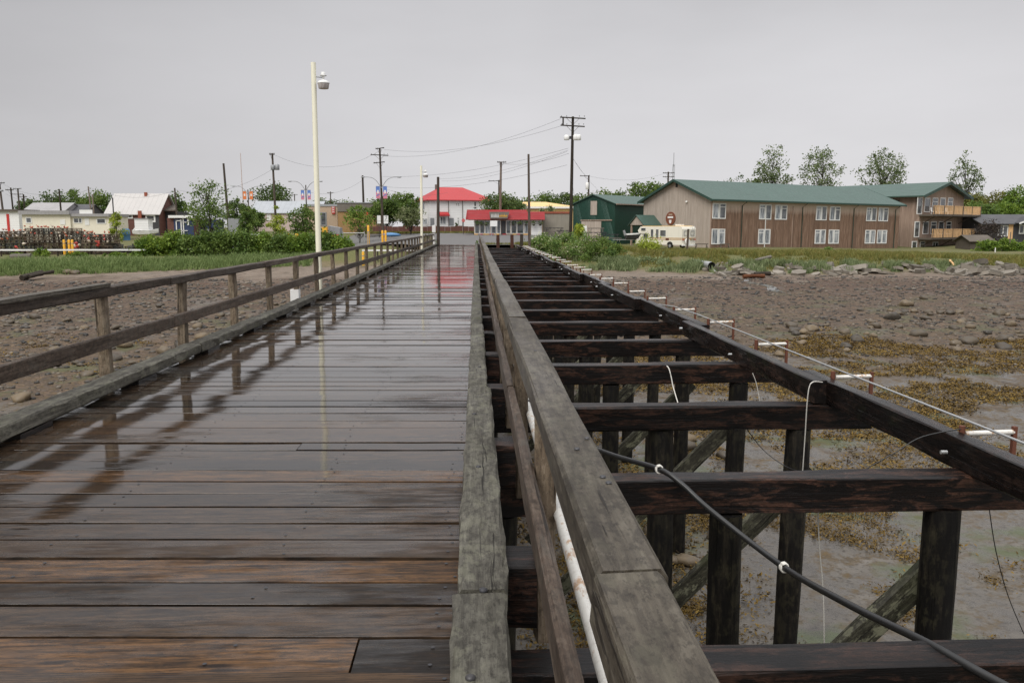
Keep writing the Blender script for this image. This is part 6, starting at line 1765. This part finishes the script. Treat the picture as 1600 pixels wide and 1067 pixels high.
M['orange_log'] = wood("orange_driftwood", (.16, .055, .02), (.30, .11, .045), (.38, .17, .08), (.6, .8))
M['grey_log'] = wood("silver_driftwood", (.12, .105, .09), (.24, .215, .185), (.34, .31, .27), (.7, .9))
log("reddish orange log lying on the mud in front of the rubble", gp2(1164, 66.5, .15), gp2(1197, 66.8, .15), .16, M['orange_log'])
log("dark log behind the reddish orange one", gp2(1182, 69.0, .2), gp2(1206, 69.2, .2), .17, M['dark_post'])
log("grey plank like log slanting on the bank above the rubble", Vector((ax(1182, 73.5), 73.5, az(408, 73.5))), Vector((ax(1206, 74), 74, az(402, 74))), .15, M['grey_log'])
log("pale log at the far right end of the rubble", gp2(1500, 68.5, .12), gp2(1545, 68.9, .12), .16, M['grey_log'])
log("grey log half buried right of the first big slabs", gp2(1240, 71, .1), gp2(1262, 70.4, .1), .14, M['grey_log'])
log("yellowish broken board sticking up among the rubble", Vector((ax(1487, 73), 73, az(408, 73))), Vector((ax(1495, 72.5), 72.5, az(416, 72.5))), .1, M['cedar_warm'])
log("dark drift root lying in the dune grass at the left shore", gp2(28, 66, .2), gp2(60, 68.5, .45), .22, M['dark_post'])
log("dark drift branch beside the left dune grass", gp2(40, 66.4, .3), gp2(78, 69, .5), .14, M['dark_post'])
log("pale log on the asphalt edge under the left hedge", Vector((ax(14, 82), 82, az(401, 82))), Vector((ax(46, 82), 82, az(400, 82))), .3, M['rubble'], "shore_log")

# boulders on the flats, each its own
bmesh_ = []
for i in range(7):
    b = MB(); b.blob((0, 0, 0), .5, 2, 1.15, .95, .62, .5, i); bmesh_.append(b.mesh("boulder", M['stone']))
r = random.Random(41)
def boulder(px, py, s_, lb, grp):
    # walk down the view ray to the ground
    Y = 8.0
    while Y < 90:
        p = at(px, py, Y)
        if p.z <= ground(p.x, p.y): break
        Y += .25
    inst("boulder", bmesh_[r.randrange(7)], (p.x, p.y, ground(p.x, p.y) + s_ * .12), (r.uniform(-.2, .2), r.uniform(-.2, .2), r.uniform(0, 6)), (s_, s_, s_), lb, "boulder", grp)
ga, gb_ = "boulders on the right tidal flat", "stones on the left tidal flat"
for (px, py, s_) in [(1395, 500, 1.1), (1402, 492, .7), (1428, 488, .6), (1440, 468, .7), (1414, 478, 1.1), (1444, 500, .7), (1450, 490, .6), (1468, 491, .6), (1484, 492, .7), (1498, 490, .7), (1503, 504, .7), (1560, 492, 1.0), (1577, 510, .8), (1593, 500, .6), (1518, 514, .6), (1490, 515, .6), (1433, 525, 1.0),
    (1366, 512, .8), (1366, 527, .6), (1318, 522, .7), (1235, 512, .9), (1242, 520, .8), (1258, 522, .8), (1266, 518, .9), (1255, 530, .5), (1252, 538, .6), (1495, 540, .7), (1512, 538, 1.0), (1565, 545, .9), (1568, 532, .9), (1580, 533, .6), (1340, 533, .8), (1325, 545, .7), (1200, 515, .5), (1218, 556, .6), (1200, 544, .5), (1345, 486, .5), (1300, 500, .4), (1390, 472, .5)]:
    boulder(px + r.uniform(-3, 3), py, s_ * .72, "rounded brown boulder on the right tidal flat beyond the weed", ga)
for i in range(30):
    boulder(r.gauss(1430, 90), r.gauss(508, 20), r.uniform(.2, .42), "rounded brown boulder on the right tidal flat beyond the weed", ga)
for i in range(70):
    boulder(r.uniform(5, 440), r.uniform(472, 580), r.choice((.25, .3, .35, .45, .6)), "rounded stone on the gravel beneath the left railing", gb_)
for (px, py, s_) in [(248, 458, .55), (250, 480, .5), (302, 500, .6), (308, 512, .5), (345, 495, .5), (120, 548, .6), (86, 575, .45), (34, 625, .55), (136, 587, .45), (107, 428, .8), (118, 428, .7), (182, 515, .5)]:
    boulder(px, py, s_, "larger orange or grey stone on the gravel beneath the left railing", gb_)
for i in range(40):
    boulder(r.uniform(930, 1160), r.uniform(560, 1000), r.uniform(.2, .5), "weedy stone on the mud under the open trestle", "stones under the trestle")
# pebbles: uncountable scatter
import bmesh as _b
def scatter_pebbles(name, n, fx, seed, lb):
    q = random.Random(seed); bm = _b.new(); _b.ops.create_icosphere(bm, subdivisions=1, radius=1)
    base = [v.co.copy() for v in bm.verts]; bf = [tuple(v.index for v in f.verts) for f in bm.faces]; bm.free()
    v, f, t = [], [], []
    for _ in range(n):
        x, y, s_ = fx(q)
        z = ground(x, y); sx_, sy, sz_ = s_ * q.uniform(.8, 1.5), s_ * q.uniform(.7, 1.2), s_ * q.uniform(.4, .8)
        a = q.uniform(0, 6.3); ca, sa = math.cos(a), math.sin(a); o = len(v); tt = q.random()
        for p in base: v.append((x + (p.x * ca - p.y * sa) * sx_, y + (p.x * sa + p.y * ca) * sy, z + p.z * sz_ + sz_ * .2)); t.append(tt)
        f += [tuple(i + o for i in g_) for g_ in bf]
    me = bpy.data.meshes.new(name); me.from_pydata(v, [], f)
    a = me.attributes.new("tint", 'FLOAT', 'POINT'); a.data.foreach_set("value", t)
    me.materials.append(M['pebble']); me.polygons.foreach_set("use_smooth", [True] * len(f))
    o = bpy.data.objects.new(name, me); COL.objects.link(o); tag(o, lb, "pebbles", None, "stuff")
def fx_right(q):
    y = q.uniform(30, 68); return q.uniform(5, 12 + y * .62), y, q.choice((.02, .03, .04, .05, .08)) * (y / 38) * (1 + 1.2 * max(0, mn.noise(Vector((y * .2, q.random(), 2)))))
def fx_left(q):
    y = q.uniform(12, 66); return -q.uniform(4.6, 5 + y * .62), y, q.choice((.02, .03, .04, .06, .10)) * (.6 + y / 60)
scatter_pebbles("pebbles", 8000, fx_right, 51, "scattered pebbles over the right tidal flat")
scatter_pebbles("pebbles", 8500, fx_left, 52, "scattered pebbles over the gravel left of the pier")
# bladder wrack
lv = Leaves(61); q = lv.r; cnt = 0
while cnt < 11000:
    y = q.choice((q.uniform(7, 24), q.uniform(17, 40), q.uniform(22, 38), q.uniform(22, 38))); x = q.uniform(.6, 8 + y * .62) if q.random() < .86 else -q.uniform(4.6, 5 + y * .6)
    d = mn.noise(Vector((x * .22, y * .30, 4))) + .6 * mn.noise(Vector((x * .8, y * 1.0, 7))) + .3 * mn.noise(Vector((x * 2.2, y * 2.6, 1)))
    thr = -.14 if 21 < y < 37 and x > 4 else .20
    if x < 4 and x > 0 and y < 22: thr = -.15
    if d < thr: continue
    z = ground(x, y); ct = q.random()
    for _ in range(17):
        s_ = q.uniform(.03, .085) * (1 + y / 45)
        lv.leaf(Vector((x + q.gauss(0, .16), y + q.gauss(0, .16), z + abs(q.gauss(0, .03)))), s_, min(1, max(0, ct + q.uniform(-.3, .3))), 2.4, .4)
    cnt += 1
cnt = 0
while cnt < 2600:
    y, x = q.uniform(5.5, 17), q.uniform(.3, 8.5)
    d = mn.noise(Vector((x * .5, y * .55, 14))) + .6 * mn.noise(Vector((x * 1.6, y * 1.8, 17)))
    if d < (.0 if x < 3.4 else .26): continue
    z = ground(x, y); ct = q.random()
    for _ in range(15):
        lv.leaf(Vector((x + q.gauss(0, .10), y + q.gauss(0, .10), z + abs(q.gauss(0, .03)))), q.uniform(.03, .075), min(1, max(0, ct * .8 + q.uniform(-.3, .25))), 2.0, .4)
    cnt += 1
tag(lv.build("bladder_wrack", M['weed']), "golden brown seaweed strewn in patches over the wet mud", "seaweed", None, "stuff")
